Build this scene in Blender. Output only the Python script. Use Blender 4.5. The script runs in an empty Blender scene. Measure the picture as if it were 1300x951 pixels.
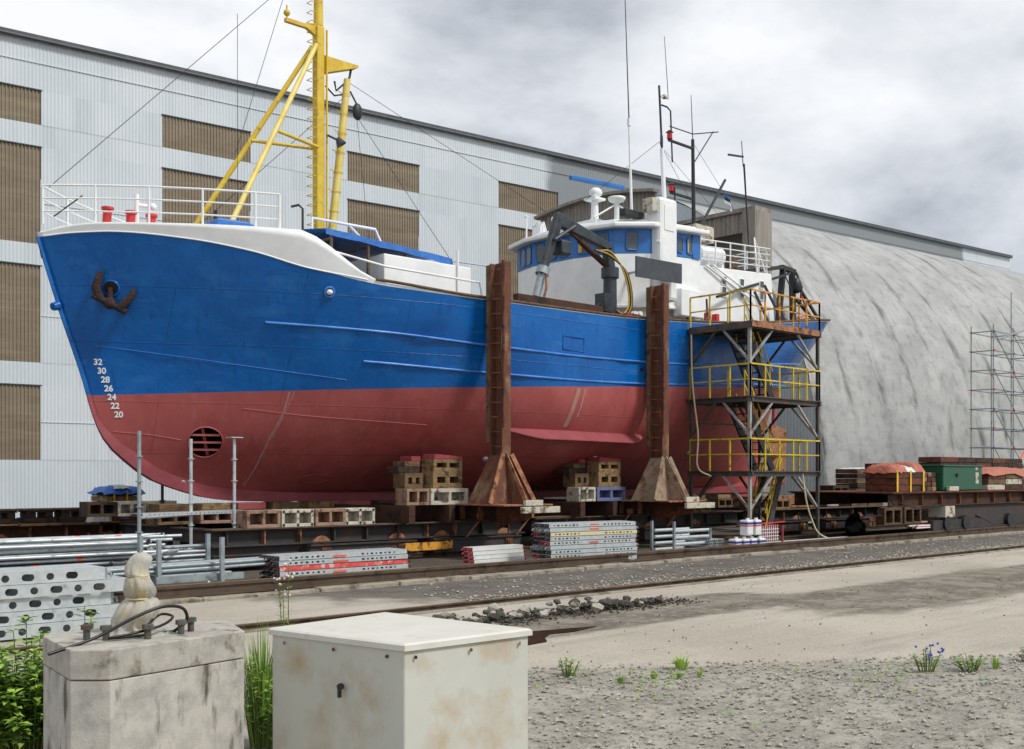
import bpy, bmesh, math, random
from mathutils import Vector, Matrix
R = math.radians
random.seed(7)
sc = bpy.context.scene
col = sc.collection

# ------------------------------------------------------------------ camera, sky, sun
# World frame: x runs along the ship (bow -> stern), y away from the camera side, z up, metres.
cam_d = bpy.data.cameras.new('camera')
cam = bpy.data.objects.new('camera', cam_d); col.objects.link(cam)
cam.location = (-10.05, -25.48, 2.10)
cam.rotation_euler = (R(90), 0, -math.atan2(.681, .732))
cam_d.sensor_width = 36.0; cam_d.lens = 38.77; cam_d.shift_y = 0.0996
cam_d.clip_start = .1; cam_d.clip_end = 3000
sc.camera = cam

SUN_AZ, SUN_EL = math.atan2(-.80, .30), R(50)
sd = bpy.data.lights.new('sun', 'SUN'); sun = bpy.data.objects.new('sun', sd); col.objects.link(sun)
sd.energy = 1.5; sd.angle = R(10); sd.color = (1, .965, .91)
sv = Vector((math.cos(SUN_AZ)*math.cos(SUN_EL), math.sin(SUN_AZ)*math.cos(SUN_EL), math.sin(SUN_EL)))
sun.rotation_euler = sv.to_track_quat('Z', 'Y').to_euler()

w = bpy.data.worlds.new('World'); sc.world = w; w.use_nodes = True
nt = w.node_tree; nt.nodes.clear()
def N(nt, t, **kw):
    n = nt.nodes.new(t)
    for k, v in kw.items(): setattr(n, k, v)
    return n
out = N(nt, 'ShaderNodeOutputWorld'); bg = N(nt, 'ShaderNodeBackground')
skyt = N(nt, 'ShaderNodeTexSky', sky_type='NISHITA', sun_disc=False)
skyt.sun_elevation = SUN_EL; skyt.sun_rotation = math.pi/2 - SUN_AZ
skm = N(nt, 'ShaderNodeVectorMath', operation='SCALE'); skm.inputs['Scale'].default_value = .10
nt.links.new(skyt.outputs[0], skm.inputs[0])
tc = N(nt, 'ShaderNodeTexCoord'); mp = N(nt, 'ShaderNodeMapping'); mp.inputs['Scale'].default_value = (1, 1, 1.9)
mp.inputs['Location'].default_value = (7.7, 1.9, 3.3)
n1 = N(nt, 'ShaderNodeTexNoise'); n1.inputs['Scale'].default_value = 3.2; n1.inputs['Detail'].default_value = 10
n1.inputs['Roughness'].default_value = .56; n1.inputs['Distortion'].default_value = .1
cr = N(nt, 'ShaderNodeValToRGB'); el = cr.color_ramp.elements
el[0].position = .36; el[0].color = (.34, .365, .41, 1)
el[1].position = .66; el[1].color = (.80, .81, .825, 1)
e = cr.color_ramp.elements.new(.51); e.color = (.60, .625, .665, 1)
mx = N(nt, 'ShaderNodeMix', data_type='RGBA'); mx.inputs['Factor'].default_value = .94
nt.links.new(tc.outputs['Generated'], mp.inputs[0]); nt.links.new(mp.outputs[0], n1.inputs['Vector'])
nt.links.new(n1.outputs[0], cr.inputs[0]); nt.links.new(skm.outputs[0], mx.inputs[6]); nt.links.new(cr.outputs[0], mx.inputs[7])
nt.links.new(mx.outputs[2], bg.inputs[0]); bg.inputs[1].default_value = .68
nt.links.new(bg.outputs[0], out.inputs[0])
vs = sc.view_settings
vs.view_transform = 'Standard'; vs.look = 'None'; vs.gamma = 1; vs.exposure = .90; vs.use_curve_mapping = False

# ------------------------------------------------------------------ materials
MT = {}
def lin(h):
    c = [int(h[i:i+2], 16)/255 for i in (0, 2, 4)]
    return tuple((x/12.92 if x <= .04045 else ((x+.055)/1.055)**2.4) for x in c) + (1,)
def M(name, c1, c2=None, rough=.6, metal=0., scale=4., stretch=(1, 1, 1), bump=.15, bscale=None, lo=.35, hi=.65,
      patch=None, plo=.55, phi=.68, pscale=1.5, pstretch=(1, 1, 1), coat=0., emit=None, coord='Object', alpha=None):
    """base colour = c1 mixed with c2 by noise, plus an optional patch colour (rust, dirt, stain) by a second noise."""
    m = bpy.data.materials.new(name); m.use_nodes = True; t = m.node_tree; b = t.nodes['Principled BSDF']
    L = t.links.new
    tc = N(t, 'ShaderNodeTexCoord'); oi = N(t, 'ShaderNodeObjectInfo')
    va = N(t, 'ShaderNodeVectorMath', operation='ADD')
    sm = N(t, 'ShaderNodeMath', operation='MULTIPLY'); sm.inputs[1].default_value = 37.
    L(oi.outputs['Random'], sm.inputs[0])
    L(tc.outputs[coord], va.inputs[0]); L(sm.outputs[0], va.inputs[1])
    def noise(sc_, st, det=6):
        mp = N(t, 'ShaderNodeMapping'); mp.inputs['Scale'].default_value = st
        n = N(t, 'ShaderNodeTexNoise'); n.inputs['Scale'].default_value = sc_; n.inputs['Detail'].default_value = det
        n.inputs['Roughness'].default_value = .62
        L(va.outputs[0], mp.inputs[0]); L(mp.outputs[0], n.inputs['Vector']); return n
    def ramp(n, a, c):
        r = N(t, 'ShaderNodeMapRange'); r.inputs[1].default_value = a; r.inputs[2].default_value = c
        L(n.outputs[0], r.inputs[0]); return r
    c1 = lin(c1) if isinstance(c1, str) else c1
    c2 = c1 if c2 is None else (lin(c2) if isinstance(c2, str) else c2)
    n = noise(scale, stretch); r = ramp(n, lo, hi)
    mx = N(t, 'ShaderNodeMix', data_type='RGBA'); mx.inputs[6].default_value = c1; mx.inputs[7].default_value = c2
    L(r.outputs[0], mx.inputs[0]); colr = mx.outputs[2]
    rr = N(t, 'ShaderNodeMapRange'); rr.inputs[3].default_value = max(.05, rough-.1); rr.inputs[4].default_value = min(1, rough+.12)
    L(n.outputs[0], rr.inputs[0]); ro = rr.outputs[0]
    if patch:
        pc = lin(patch) if isinstance(patch, str) else patch
        n2 = noise(pscale, pstretch, 9); r2 = ramp(n2, plo, phi)
        m2 = N(t, 'ShaderNodeMix', data_type='RGBA'); m2.inputs[7].default_value = pc
        L(r2.outputs[0], m2.inputs[0]); L(colr, m2.inputs[6]); colr = m2.outputs[2]
        m3 = N(t, 'ShaderNodeMix', data_type='FLOAT'); m3.inputs[3].default_value = .85
        L(r2.outputs[0], m3.inputs[0]); L(ro, m3.inputs[2]); ro = m3.outputs[0]
    L(colr, b.inputs['Base Color']); L(ro, b.inputs['Roughness']); b.inputs['Metallic'].default_value = metal
    if coat: b.inputs['Coat Weight'].default_value = coat
    if bump:
        nb = noise(bscale or scale*3, stretch); bp = N(t, 'ShaderNodeBump')
        bp.inputs['Strength'].default_value = min(1, bump*3); bp.inputs['Distance'].default_value = bump*.08
        L(nb.outputs[0], bp.inputs['Height']); L(bp.outputs[0], b.inputs['Normal'])
    MT[name] = m; return m
M('hull_blue', '00529a', '0862ae', rough=.25, scale=.7, bump=.4, bscale=.8, patch='2a70b4', plo=.54, phi=.80, pscale=1.3, pstretch=(.6, 1, 1.6))
M('hull_red', '9a4846', 'ab5653', rough=.45, scale=1.1, stretch=(1, 1, .5), bump=.15, bscale=1.3, patch='a2585a', plo=.56, phi=.78, pscale=1.4, pstretch=(3.2, 3.2, .12))
def plating(name, pw, ph, dark, runs):
    """weld seams, panting between the frames and weathering runs on painted shell plating."""
    t = MT[name].node_tree; L = t.links.new; b = t.nodes['Principled BSDF']
    tc = N(t, 'ShaderNodeTexCoord'); sx = N(t, 'ShaderNodeSeparateXYZ'); cx = N(t, 'ShaderNodeCombineXYZ'); L(tc.outputs['Object'], sx.inputs[0]); L(sx.outputs[0], cx.inputs[0]); L(sx.outputs[2], cx.inputs[1])
    br = N(t, 'ShaderNodeTexBrick'); br.inputs['Scale'].default_value = 1; br.inputs['Brick Width'].default_value = pw; br.inputs['Row Height'].default_value = ph; br.inputs['Mortar Size'].default_value = .012; br.inputs['Mortar Smooth'].default_value = .6; L(cx.outputs[0], br.inputs['Vector'])
    sn = N(t, 'ShaderNodeMath', operation='SINE'); mu = N(t, 'ShaderNodeMath', operation='MULTIPLY'); mu.inputs[1].default_value = 10.5; L(sx.outputs[0], mu.inputs[0]); L(mu.outputs[0], sn.inputs[0])
    nz = N(t, 'ShaderNodeTexNoise'); nz.inputs['Scale'].default_value = .9; nz.inputs['Detail'].default_value = 4; L(tc.outputs['Object'], nz.inputs['Vector'])
    am = N(t, 'ShaderNodeMath', operation='MULTIPLY'); L(sn.outputs[0], am.inputs[0]); L(nz.outputs[0], am.inputs[1])
    ad = N(t, 'ShaderNodeMath', operation='MULTIPLY_ADD'); ad.inputs[1].default_value = .5; L(am.outputs[0], ad.inputs[0]); L(br.outputs['Fac'], ad.inputs[2])
    bp = N(t, 'ShaderNodeBump'); bp.inputs['Strength'].default_value = .55; bp.inputs['Distance'].default_value = .012; L(ad.outputs[0], bp.inputs['Height'])
    L(b.inputs['Normal'].links[0].from_socket, bp.inputs['Normal']); src = b.inputs['Base Color'].links[0].from_socket; L(bp.outputs[0], b.inputs['Normal'])
    mp = N(t, 'ShaderNodeMapping'); mp.inputs['Scale'].default_value = (4.5, 4.5, .22); n2 = N(t, 'ShaderNodeTexNoise'); n2.inputs['Scale'].default_value = 1.6; n2.inputs['Detail'].default_value = 6; L(tc.outputs['Object'], mp.inputs[0]); L(mp.outputs[0], n2.inputs['Vector'])
    r = N(t, 'ShaderNodeMapRange'); r.inputs[1].default_value = .56; r.inputs[2].default_value = .74; r.inputs[4].default_value = .5; L(n2.outputs[0], r.inputs[0])
    m1 = N(t, 'ShaderNodeMix', data_type='RGBA'); m1.inputs[7].default_value = lin(runs); L(r.outputs[0], m1.inputs[0]); L(src, m1.inputs[6])
    ml = N(t, 'ShaderNodeMath', operation='MULTIPLY'); ml.inputs[1].default_value = .35; L(br.outputs['Fac'], ml.inputs[0])
    m2 = N(t, 'ShaderNodeMix', data_type='RGBA'); m2.inputs[7].default_value = lin(dark); L(ml.outputs[0], m2.inputs[0]); L(m1.outputs[2], m2.inputs[6]); L(m2.outputs[2], b.inputs['Base Color'])
MT['hull_blue'].node_tree.nodes['Principled BSDF'].inputs['Specular IOR Level'].default_value = .35
plating('hull_blue', 5.2, 1.25, '05305f', '0b3f80'); plating('hull_red', 5.2, 1.2, '6a2e32', 'aa6a6a')
M('keel_red', '96484e', '843c42', rough=.5, scale=2)
M('white_paint', 'eceeee', 'dfe2e2', rough=.4, scale=2, bump=.06, patch='b79a80', plo=.70, phi=.80, pscale=3)
M('strake_blue', '4f8fd8', '2a6cbc', rough=.35, scale=2, bump=.03)
M('panel_blue', '2a70b8', '2464a8', rough=.35, scale=1.5, bump=.05)
M('tarp_blue', '1f5fae', '2d74c6', rough=.45, scale=3, bump=.3)
M('yellow_paint', 'd9bd3c', 'c8a428', rough=.5, scale=3, bump=.08, patch='7a6a2c', plo=.60, phi=.74, pscale=4)
M('pale_yellow', 'e0cf80', 'd2b84c', rough=.5, scale=2, bump=.06, patch='9a8030', plo=.62, phi=.75, pscale=4)
M('rail_yellow', 'dcc02a', 'b9a02c', rough=.55, scale=4, patch='6f4020', plo=.58, phi=.66, pscale=5)
M('rail_orange', 'd8902a', 'c8a038', rough=.6, scale=5, patch='6f3a1c', plo=.50, phi=.62, pscale=5)
M('crane_grey', '20272d', '373f46', rough=.45, scale=4, patch='20242a', plo=.6, phi=.7, pscale=5)
M('dark_board', '363c42', '42494f', rough=.6, scale=3, bump=.03)
M('black_steel', '17191c', '26292d', rough=.5, scale=5, patch='3a332c', pscale=5)
M('glass', '3c474d', '566066', rough=.05, scale=1, bump=0)
M('cream_blind', 'b49a58', 'c8b070', rough=.8)
M('anchor_iron', '2a1c1a', '3a2824', rough=.8, scale=8, bump=.5, patch='a04a10', plo=.62, phi=.68, pscale=6)
M('dark_void', '0a0606', '140c0c', rough=.9, bump=0)
M('rust', '5a3220', '7a4428', rough=.8, scale=6, bump=.4, patch='3a2018', plo=.5, phi=.65, pscale=4)
M('rust_dark', '3a2419', '54321f', rough=.85, scale=6, bump=.4, patch='1f1613', plo=.5, phi=.65, pscale=3)
M('rust_light', '8a5a3c', 'a87858', rough=.8, scale=6, bump=.3, patch='5a3420', plo=.5, phi=.62, pscale=4)
M('post_rust', '553224', '70422c', rough=.75, scale=5, stretch=(1, 1, .4), bump=.3, patch='8e7458', plo=.55, phi=.68, pscale=1.6, pstretch=(1, 1, .5))
M('post_pale', '857260', '9c8a74', rough=.75, scale=5, bump=.3, patch='6a4028', plo=.48, phi=.62, pscale=2.2)
M('trolley_grey', '2e2c2d', '3d3837', rough=.7, scale=3, bump=.25, patch='5a3a26', plo=.55, phi=.70, pscale=2.2)
M('trolley_edge', '6a5644', '4a3a2e', rough=.8, scale=5, bump=.3)
M('timber_old', '5a4632', '7a6246', rough=.9, scale=7, stretch=(.25, 1, 1), bump=.5, patch='2c2018', plo=.52, phi=.66, pscale=3)
M('timber_dark', '33261d', '4a3828', rough=.9, scale=7, stretch=(.25, 1, 1), bump=.5, patch='181210', plo=.52, phi=.66, pscale=3)
M('timber_tan', '7a6344', '937850', rough=.85, scale=7, stretch=(.3, 1, 1), bump=.4, patch='3c2a1c', plo=.50, phi=.64, pscale=4)
M('block_white', 'b4ae9e', 'c8c2b2', rough=.8, scale=5, bump=.3, patch='5a4430', plo=.53, phi=.64, pscale=4)
M('block_pink', '8a6a58', 'a08470', rough=.85, scale=5, bump=.3, patch='4a3024', plo=.52, phi=.64, pscale=4)
M('block_blue', '5a6288', '6e769a', rough=.8, scale=5, bump=.3, patch='4a3a34', plo=.55, phi=.64, pscale=4)
M('block_red', '8a3038', '9c4048', rough=.8, scale=5, bump=.3)
M('galv', 'b4bcbe', 'c6cccd', rough=.42, metal=.35, scale=9, bump=.08, patch='8e9698', plo=.58, phi=.70, pscale=4)
M('galv_dull', '8a9498', 'a2abae', rough=.45, metal=.4, scale=6, bump=.1, patch='5c6468', plo=.55, phi=.70, pscale=3)
M('alu_cream', 'c8bc94', 'd2c8a4', rough=.5, scale=5, bump=.05)
M('deck_white', 'd4d4d0', 'c4c6c4', rough=.5, scale=5, bump=.05)
M('paint_red', 'c02a2a', 'd04038', rough=.5, scale=5, bump=.05)
M('band_orange', 'e0482a', 'e85a34', rough=.6, bump=0)
M('hook_dark', '24262a', '3a3034', rough=.6, scale=8)
M('hook_red', '8a2028', 'a03038', rough=.5, scale=8)
M('tower_steel', '33363a', '4a4844', rough=.6, scale=4, bump=.2, patch='6a4a32', plo=.54, phi=.66, pscale=3)
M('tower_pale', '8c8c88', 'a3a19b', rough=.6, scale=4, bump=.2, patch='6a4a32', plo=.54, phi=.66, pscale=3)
M('deck_plate', '3c3a38', '5a5048', rough=.7, scale=4, bump=.2, patch='8a5a34', plo=.55, phi=.68, pscale=1.5)
M('green_box', '0d4a32', '11573c', rough=.45, scale=3, bump=.08, patch='2a4a34', plo=.6, phi=.8, pscale=3)
M('tarp_orange', '9c5440', 'b06a52', rough=.6, scale=4, bump=.5)
M('tarp_white', 'd8d8d4', 'c2c2be', rough=.6, scale=4, bump=.6)
M('brick_brown', '5a3226', '74402e', rough=.85, scale=6, bump=.4, patch='2a1a14', plo=.52, phi=.66, pscale=4)
M('strap_yellow', 'd8a818', 'e0b828', rough=.6, bump=0)
M('black_plastic', '0c0d10', '16181c', rough=.28, scale=5, bump=.5)
M('plastic_film', 'c6c4ba', 'd6d4cc', rough=.25, scale=5, stretch=(1, 1, .3), bump=.12, bscale=9, patch='c4b05a', plo=.56, phi=.70, pscale=7, pstretch=(1, 1, .5))
MT['plastic_film'].node_tree.nodes['Principled BSDF'].inputs['Transmission Weight'].default_value = .45; MT['plastic_film'].node_tree.nodes['Principled BSDF'].inputs['IOR'].default_value = 1.08
M('bolt_steel', '50524e', '6a6a64', rough=.6, metal=.4, scale=12, bump=.2, patch='5a3a26', pscale=9)
M('cable_black', '0e0f10', rough=.4, bump=0)
M('conc_block', '97938a', 'b3aea4', rough=.88, scale=9, bump=.12, bscale=60, patch='66604f', plo=.54, phi=.66, pscale=6, pstretch=(1, 1, .7))
M('conc_face', '94928c', 'b8b4aa', rough=.88, scale=7, bump=.12, bscale=60, patch='5c564a', plo=.54, phi=.66, pscale=5.5, pstretch=(1.6, 1.6, .35), lo=.3, hi=.6)
M('cabinet', 'bdbdb2', 'c6c6bc', rough=.5, scale=2, bump=.05, patch='a89268', plo=.66, phi=.80, pscale=2.2)
M('cabinet_top', 'cfcdc4', 'c6c3b8', rough=.55, scale=4, bump=.08, patch='b8ae98', plo=.60, phi=.74, pscale=5)
M('concrete_edge', '8c8474', 'a09888', rough=.9, scale=3, bump=.5, patch='5a5246', plo=.5, phi=.65, pscale=2.5)
M('rail_steel', '4a3c30', '5c4c3c', rough=.6, scale=4, stretch=(.2, 1, 1), bump=.2, metal=.2, patch='3a2a1e', plo=.5, phi=.65, pscale=3)
M('rail_top', '7e6850', '94805f', rough=.4, metal=.5, scale=4, stretch=(.1, 1, 1), bump=.1)
M('stone', 'b4afa4', '8e897f', rough=.9, scale=3, bump=.4)
M('asphalt_lump', '3a3733', '5c5750', rough=.95, scale=6, bump=.8, patch='8a8274', plo=.55, phi=.65, pscale=3)
M('leaf', '64882c', '84a844', rough=.5, scale=6, bump=0, patch='4a7a1a', plo=.5, phi=.65, pscale=2)
M('leaf_bright', '86a838', 'a0bc54', rough=.5, scale=6, bump=0)
M('leaf_grass', '6c8e34', '8aa84a', rough=.55, scale=6, bump=0)
M('stem', '5a6a2a', '70803a', rough=.7, bump=0)
M('petal_blue', '4a50b8', rough=.6, bump=0)
M('lamp_red', 'b01828', 'c02030', rough=.3, bump=0)
M('flag_blue', '2a6ab0', rough=.8, bump=0); M('flag_black', '141416', rough=.8, bump=0); M('flag_white', 'd8d8d8', rough=.8, bump=0)
M('hose_yellow', 'c8a83a', 'b09030', rough=.5, bump=0)
M('clad_window', '7c6f5c', '8a7d69', rough=.6, scale=.8, stretch=(1, 1, 3), bump=0, patch='9a8d78', plo=.52, phi=.75, pscale=.5, pstretch=(.3, .3, 5))
M('clad_brown', '7e7870', '948e86', rough=.7, scale=2, stretch=(2, 2, .1), bump=.02, patch='665448', plo=.54, phi=.74, pscale=1.2, pstretch=(2, 2, .2))
M('annex_grey', '84847f', '92918c', rough=.8, scale=1, bump=.1)
M('coping', '3e4246', '50555a', rough=.5, scale=3, bump=.05)
M('fastening', '2e2c2a', rough=.6, bump=0)

# ------------------------------------------------------------------ mesh builder
class MB:
    def __init__(s): s.v = []; s.f = []; s.m = []; s.sm = []; s.cur = 0
    def add(s, vs, fs, smooth=False):
        o = len(s.v); s.v += [tuple(p) for p in vs]
        for f in fs: s.f.append([i+o for i in f]); s.m.append(s.cur); s.sm.append(smooth)
        return s
    def box(s, x0, x1, y0, y1, z0, z1, mat=None):
        V = [(x, y, z) for z in (z0, z1) for y in (y0, y1) for x in (x0, x1)]
        F = [(0, 2, 3, 1), (4, 5, 7, 6), (0, 1, 5, 4), (2, 6, 7, 3), (0, 4, 6, 2), (1, 3, 7, 5)]
        if mat: V = [mat @ Vector(p) for p in V]
        return s.add(V, F)
    def bar(s, p, q, a, b=None, up=(0, 0, 1)):
        """rectangular bar from p to q, a wide (side), b deep."""
        b = b or a; p, q = Vector(p), Vector(q); d = (q-p).normalized(); u = Vector(up)
        if abs(d.dot(u)) > .98: u = Vector((1, 0, 0))
        sx = d.cross(u).normalized()*a/2; sy = sx.cross(d).normalized()*b/2
        V = [c+i*sx+j*sy for c in (p, q) for i, j in ((-1, -1), (1, -1), (1, 1), (-1, 1))]
        return s.add(V, [(0, 1, 2, 3), (7, 6, 5, 4), (0, 4, 5, 1), (1, 5, 6, 2), (2, 6, 7, 3), (3, 7, 4, 0)])
    def cyl(s, p, q, r, r2=None, n=10, cap=True, smooth=True):
        r2 = r if r2 is None else r2; p, q = Vector(p), Vector(q); d = (q-p).normalized()
        u = Vector((0, 0, 1)) if abs(d.z) < .95 else Vector((1, 0, 0))
        a = d.cross(u).normalized(); b = d.cross(a)
        V = [c+(a*math.cos(t)+b*math.sin(t))*rr for c, rr in ((p, r), (q, r2)) for t in [2*math.pi*i/n for i in range(n)]]
        s.add(V, [(i, (i+1) % n, n+(i+1) % n, n+i) for i in range(n)], smooth)
        if cap: s.add(V, [list(range(n))[::-1], list(range(n, 2*n))])
        return s
    def tube(s, pts, r, n=8, smooth=True, cap=True):
        P = [Vector(p) for p in pts]; V = []; a = None
        rs = r if isinstance(r, (list, tuple)) else [r]*len(P)
        for i, p in enumerate(P):
            d = (P[min(i+1, len(P)-1)]-P[max(i-1, 0)]).normalized()
            if a is None:
                u = Vector((0, 0, 1)) if abs(d.z) < .95 else Vector((1, 0, 0)); a = d.cross(u).normalized()
            else: a = (a-d*a.dot(d)).normalized()
            b = d.cross(a)
            V += [p+(a*math.cos(2*math.pi*k/n)+b*math.sin(2*math.pi*k/n))*rs[i] for k in range(n)]
        F = [(i*n+k, i*n+(k+1) % n, (i+1)*n+(k+1) % n, (i+1)*n+k) for i in range(len(P)-1) for k in range(n)]
        s.add(V, F, smooth)
        if cap: s.add(V, [list(range(n))[::-1], [len(V)-n+k for k in range(n)]])
        return s
    def prism(s, poly, ext):
        """closed polygon (3-D points) extruded along vector ext."""
        n = len(poly); e = Vector(ext); V = [Vector(p) for p in poly]; V += [p+e for p in V]
        return s.add(V, [list(range(n))[::-1], list(range(n, 2*n))]+[(i, (i+1) % n, n+(i+1) % n, n+i) for i in range(n)])
    def sphere(s, c, r, n=10, m=6, sq=(1, 1, 1), z0=-1.):
        V = []; F = []
        for j in range(m+1):
            ph = -math.pi/2+math.pi*j/m; zz = max(math.sin(ph), z0)
            for i in range(n):
                t = 2*math.pi*i/n; V.append((c[0]+r*sq[0]*math.cos(ph)*math.cos(t), c[1]+r*sq[1]*math.cos(ph)*math.sin(t), c[2]+r*sq[2]*zz))
        F = [(j*n+i, j*n+(i+1) % n, (j+1)*n+(i+1) % n, (j+1)*n+i) for j in range(m) for i in range(n)]
        return s.add(V, F, True)
    def lathe(s, c, prof, n=14):
        V = [(c[0]+r*math.cos(2*math.pi*i/n), c[1]+r*math.sin(2*math.pi*i/n), c[2]+z) for r, z in prof for i in range(n)]
        F = [(j*n+i, j*n+(i+1) % n, (j+1)*n+(i+1) % n, (j+1)*n+i) for j in range(len(prof)-1) for i in range(n)]
        return s.add(V, F+[list(range(n))[::-1], [len(V)-n+i for i in range(n)]], True)
    def build(s, name, mat, parent=None, bevel=0., origin=None):
        if parent is not None: o = wloc(parent)
        elif origin is not None: o = Vector(origin)
        else:
            xs, ys, zs = zip(*s.v); o = Vector(((min(xs)+max(xs))/2, (min(ys)+max(ys))/2, min(zs)))
        me = bpy.data.meshes.new(name)
        me.from_pydata([(x-o.x, y-o.y, z-o.z) for x, y, z in s.v], [], s.f)
        for mm in (mat if isinstance(mat, (list, tuple)) else [mat]): me.materials.append(MT[mm])
        me.polygons.foreach_set('material_index', s.m); me.polygons.foreach_set('use_smooth', s.sm)
        me.update()
        ob = bpy.data.objects.new(name, me); col.objects.link(ob)
        if parent is not None: ob.parent = parent
        else: ob.location = o
        if bevel:
            b = ob.modifiers.new('bevel', 'BEVEL'); b.width = bevel; b.segments = 2; b.limit_method = 'ANGLE'; b.angle_limit = R(40)
        return ob
def wloc(o):
    p = Vector(o.location)
    while o.parent: o = o.parent; p = p + Vector(o.location)
    return p
def smooth(P, n=6):
    P = [Vector(p) for p in P]; Q = [P[0]*2-P[1]]+P+[P[-1]*2-P[-2]]; o = []
    for i in range(1, len(Q)-2):
        a, b, c, d = Q[i-1:i+3]
        for k in range(n):
            t = k/n; o.append(.5*((2*b)+(c-a)*t+(2*a-5*b+4*c-d)*t*t+(3*b-a-3*c+d)*t**3))
    return o+[P[-1]]
def tag(o, label, cat, group=None):
    o['label'] = label; o['category'] = cat
    if group: o['group'] = group
    return o
def setting(o): o['kind'] = 'structure'; return o
def stuff(o, label=None, cat=None):
    o['kind'] = 'stuff'
    if label: o['label'] = label
    if cat: o['category'] = cat
    return o
def thing(name, loc, label, cat, group=None):
    o = bpy.data.objects.new(name, None); o.empty_display_size = .2; col.objects.link(o); o.location = loc
    return tag(o, label, cat, group)
def dup(o, parent=None, loc=None, rot=None, label=None, group=None):
    c = o.copy(); col.objects.link(c); c.parent = parent
    for ch in [k for k in o.children]: dup(ch, c)
    if loc is not None: c.location = loc
    if rot is not None: c.rotation_euler = rot
    if label: c['label'] = label
    if group: c['group'] = group
    return c
def ip(x, pts):
    """smooth monotone interpolation through (x, y) points."""
    if x <= pts[0][0]: return pts[0][1]
    if x >= pts[-1][0]: return pts[-1][1]
    n = len(pts); i = 0
    while pts[i+1][0] < x: i += 1
    def sl(k): return (pts[k+1][1]-pts[k][1])/(pts[k+1][0]-pts[k][0])
    def tan(k):
        if k == 0: return sl(0)
        if k == n-1: return sl(n-2)
        a, b = sl(k-1), sl(k)
        return 0 if a*b <= 0 else 2*a*b/(a+b)
    h = pts[i+1][0]-pts[i][0]; t = (x-pts[i][0])/h
    return ((2*t**3-3*t*t+1)*pts[i][1]+(t**3-2*t*t+t)*h*tan(i)+(-2*t**3+3*t*t)*pts[i+1][1]+(t**3-t*t)*h*tan(i+1))
def text_mesh(name, body, size, mat, parent, M4, ext=.004):
    cu = bpy.data.curves.new(name, 'FONT'); cu.body = body; cu.size = size; cu.extrude = ext; cu.align_x = 'CENTER'; cu.offset = size*.03
    t = bpy.data.objects.new(name, cu); col.objects.link(t)
    dg = bpy.context.evaluated_depsgraph_get(); me = bpy.data.meshes.new_from_object(t.evaluated_get(dg))
    bpy.data.objects.remove(t); bpy.data.curves.remove(cu)
    me.transform(Matrix.Translation(-wloc(parent)) @ M4)
    me.materials.clear(); me.materials.append(MT[mat])
    o = bpy.data.objects.new(name, me); col.objects.link(o); o.parent = parent; return o

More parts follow.
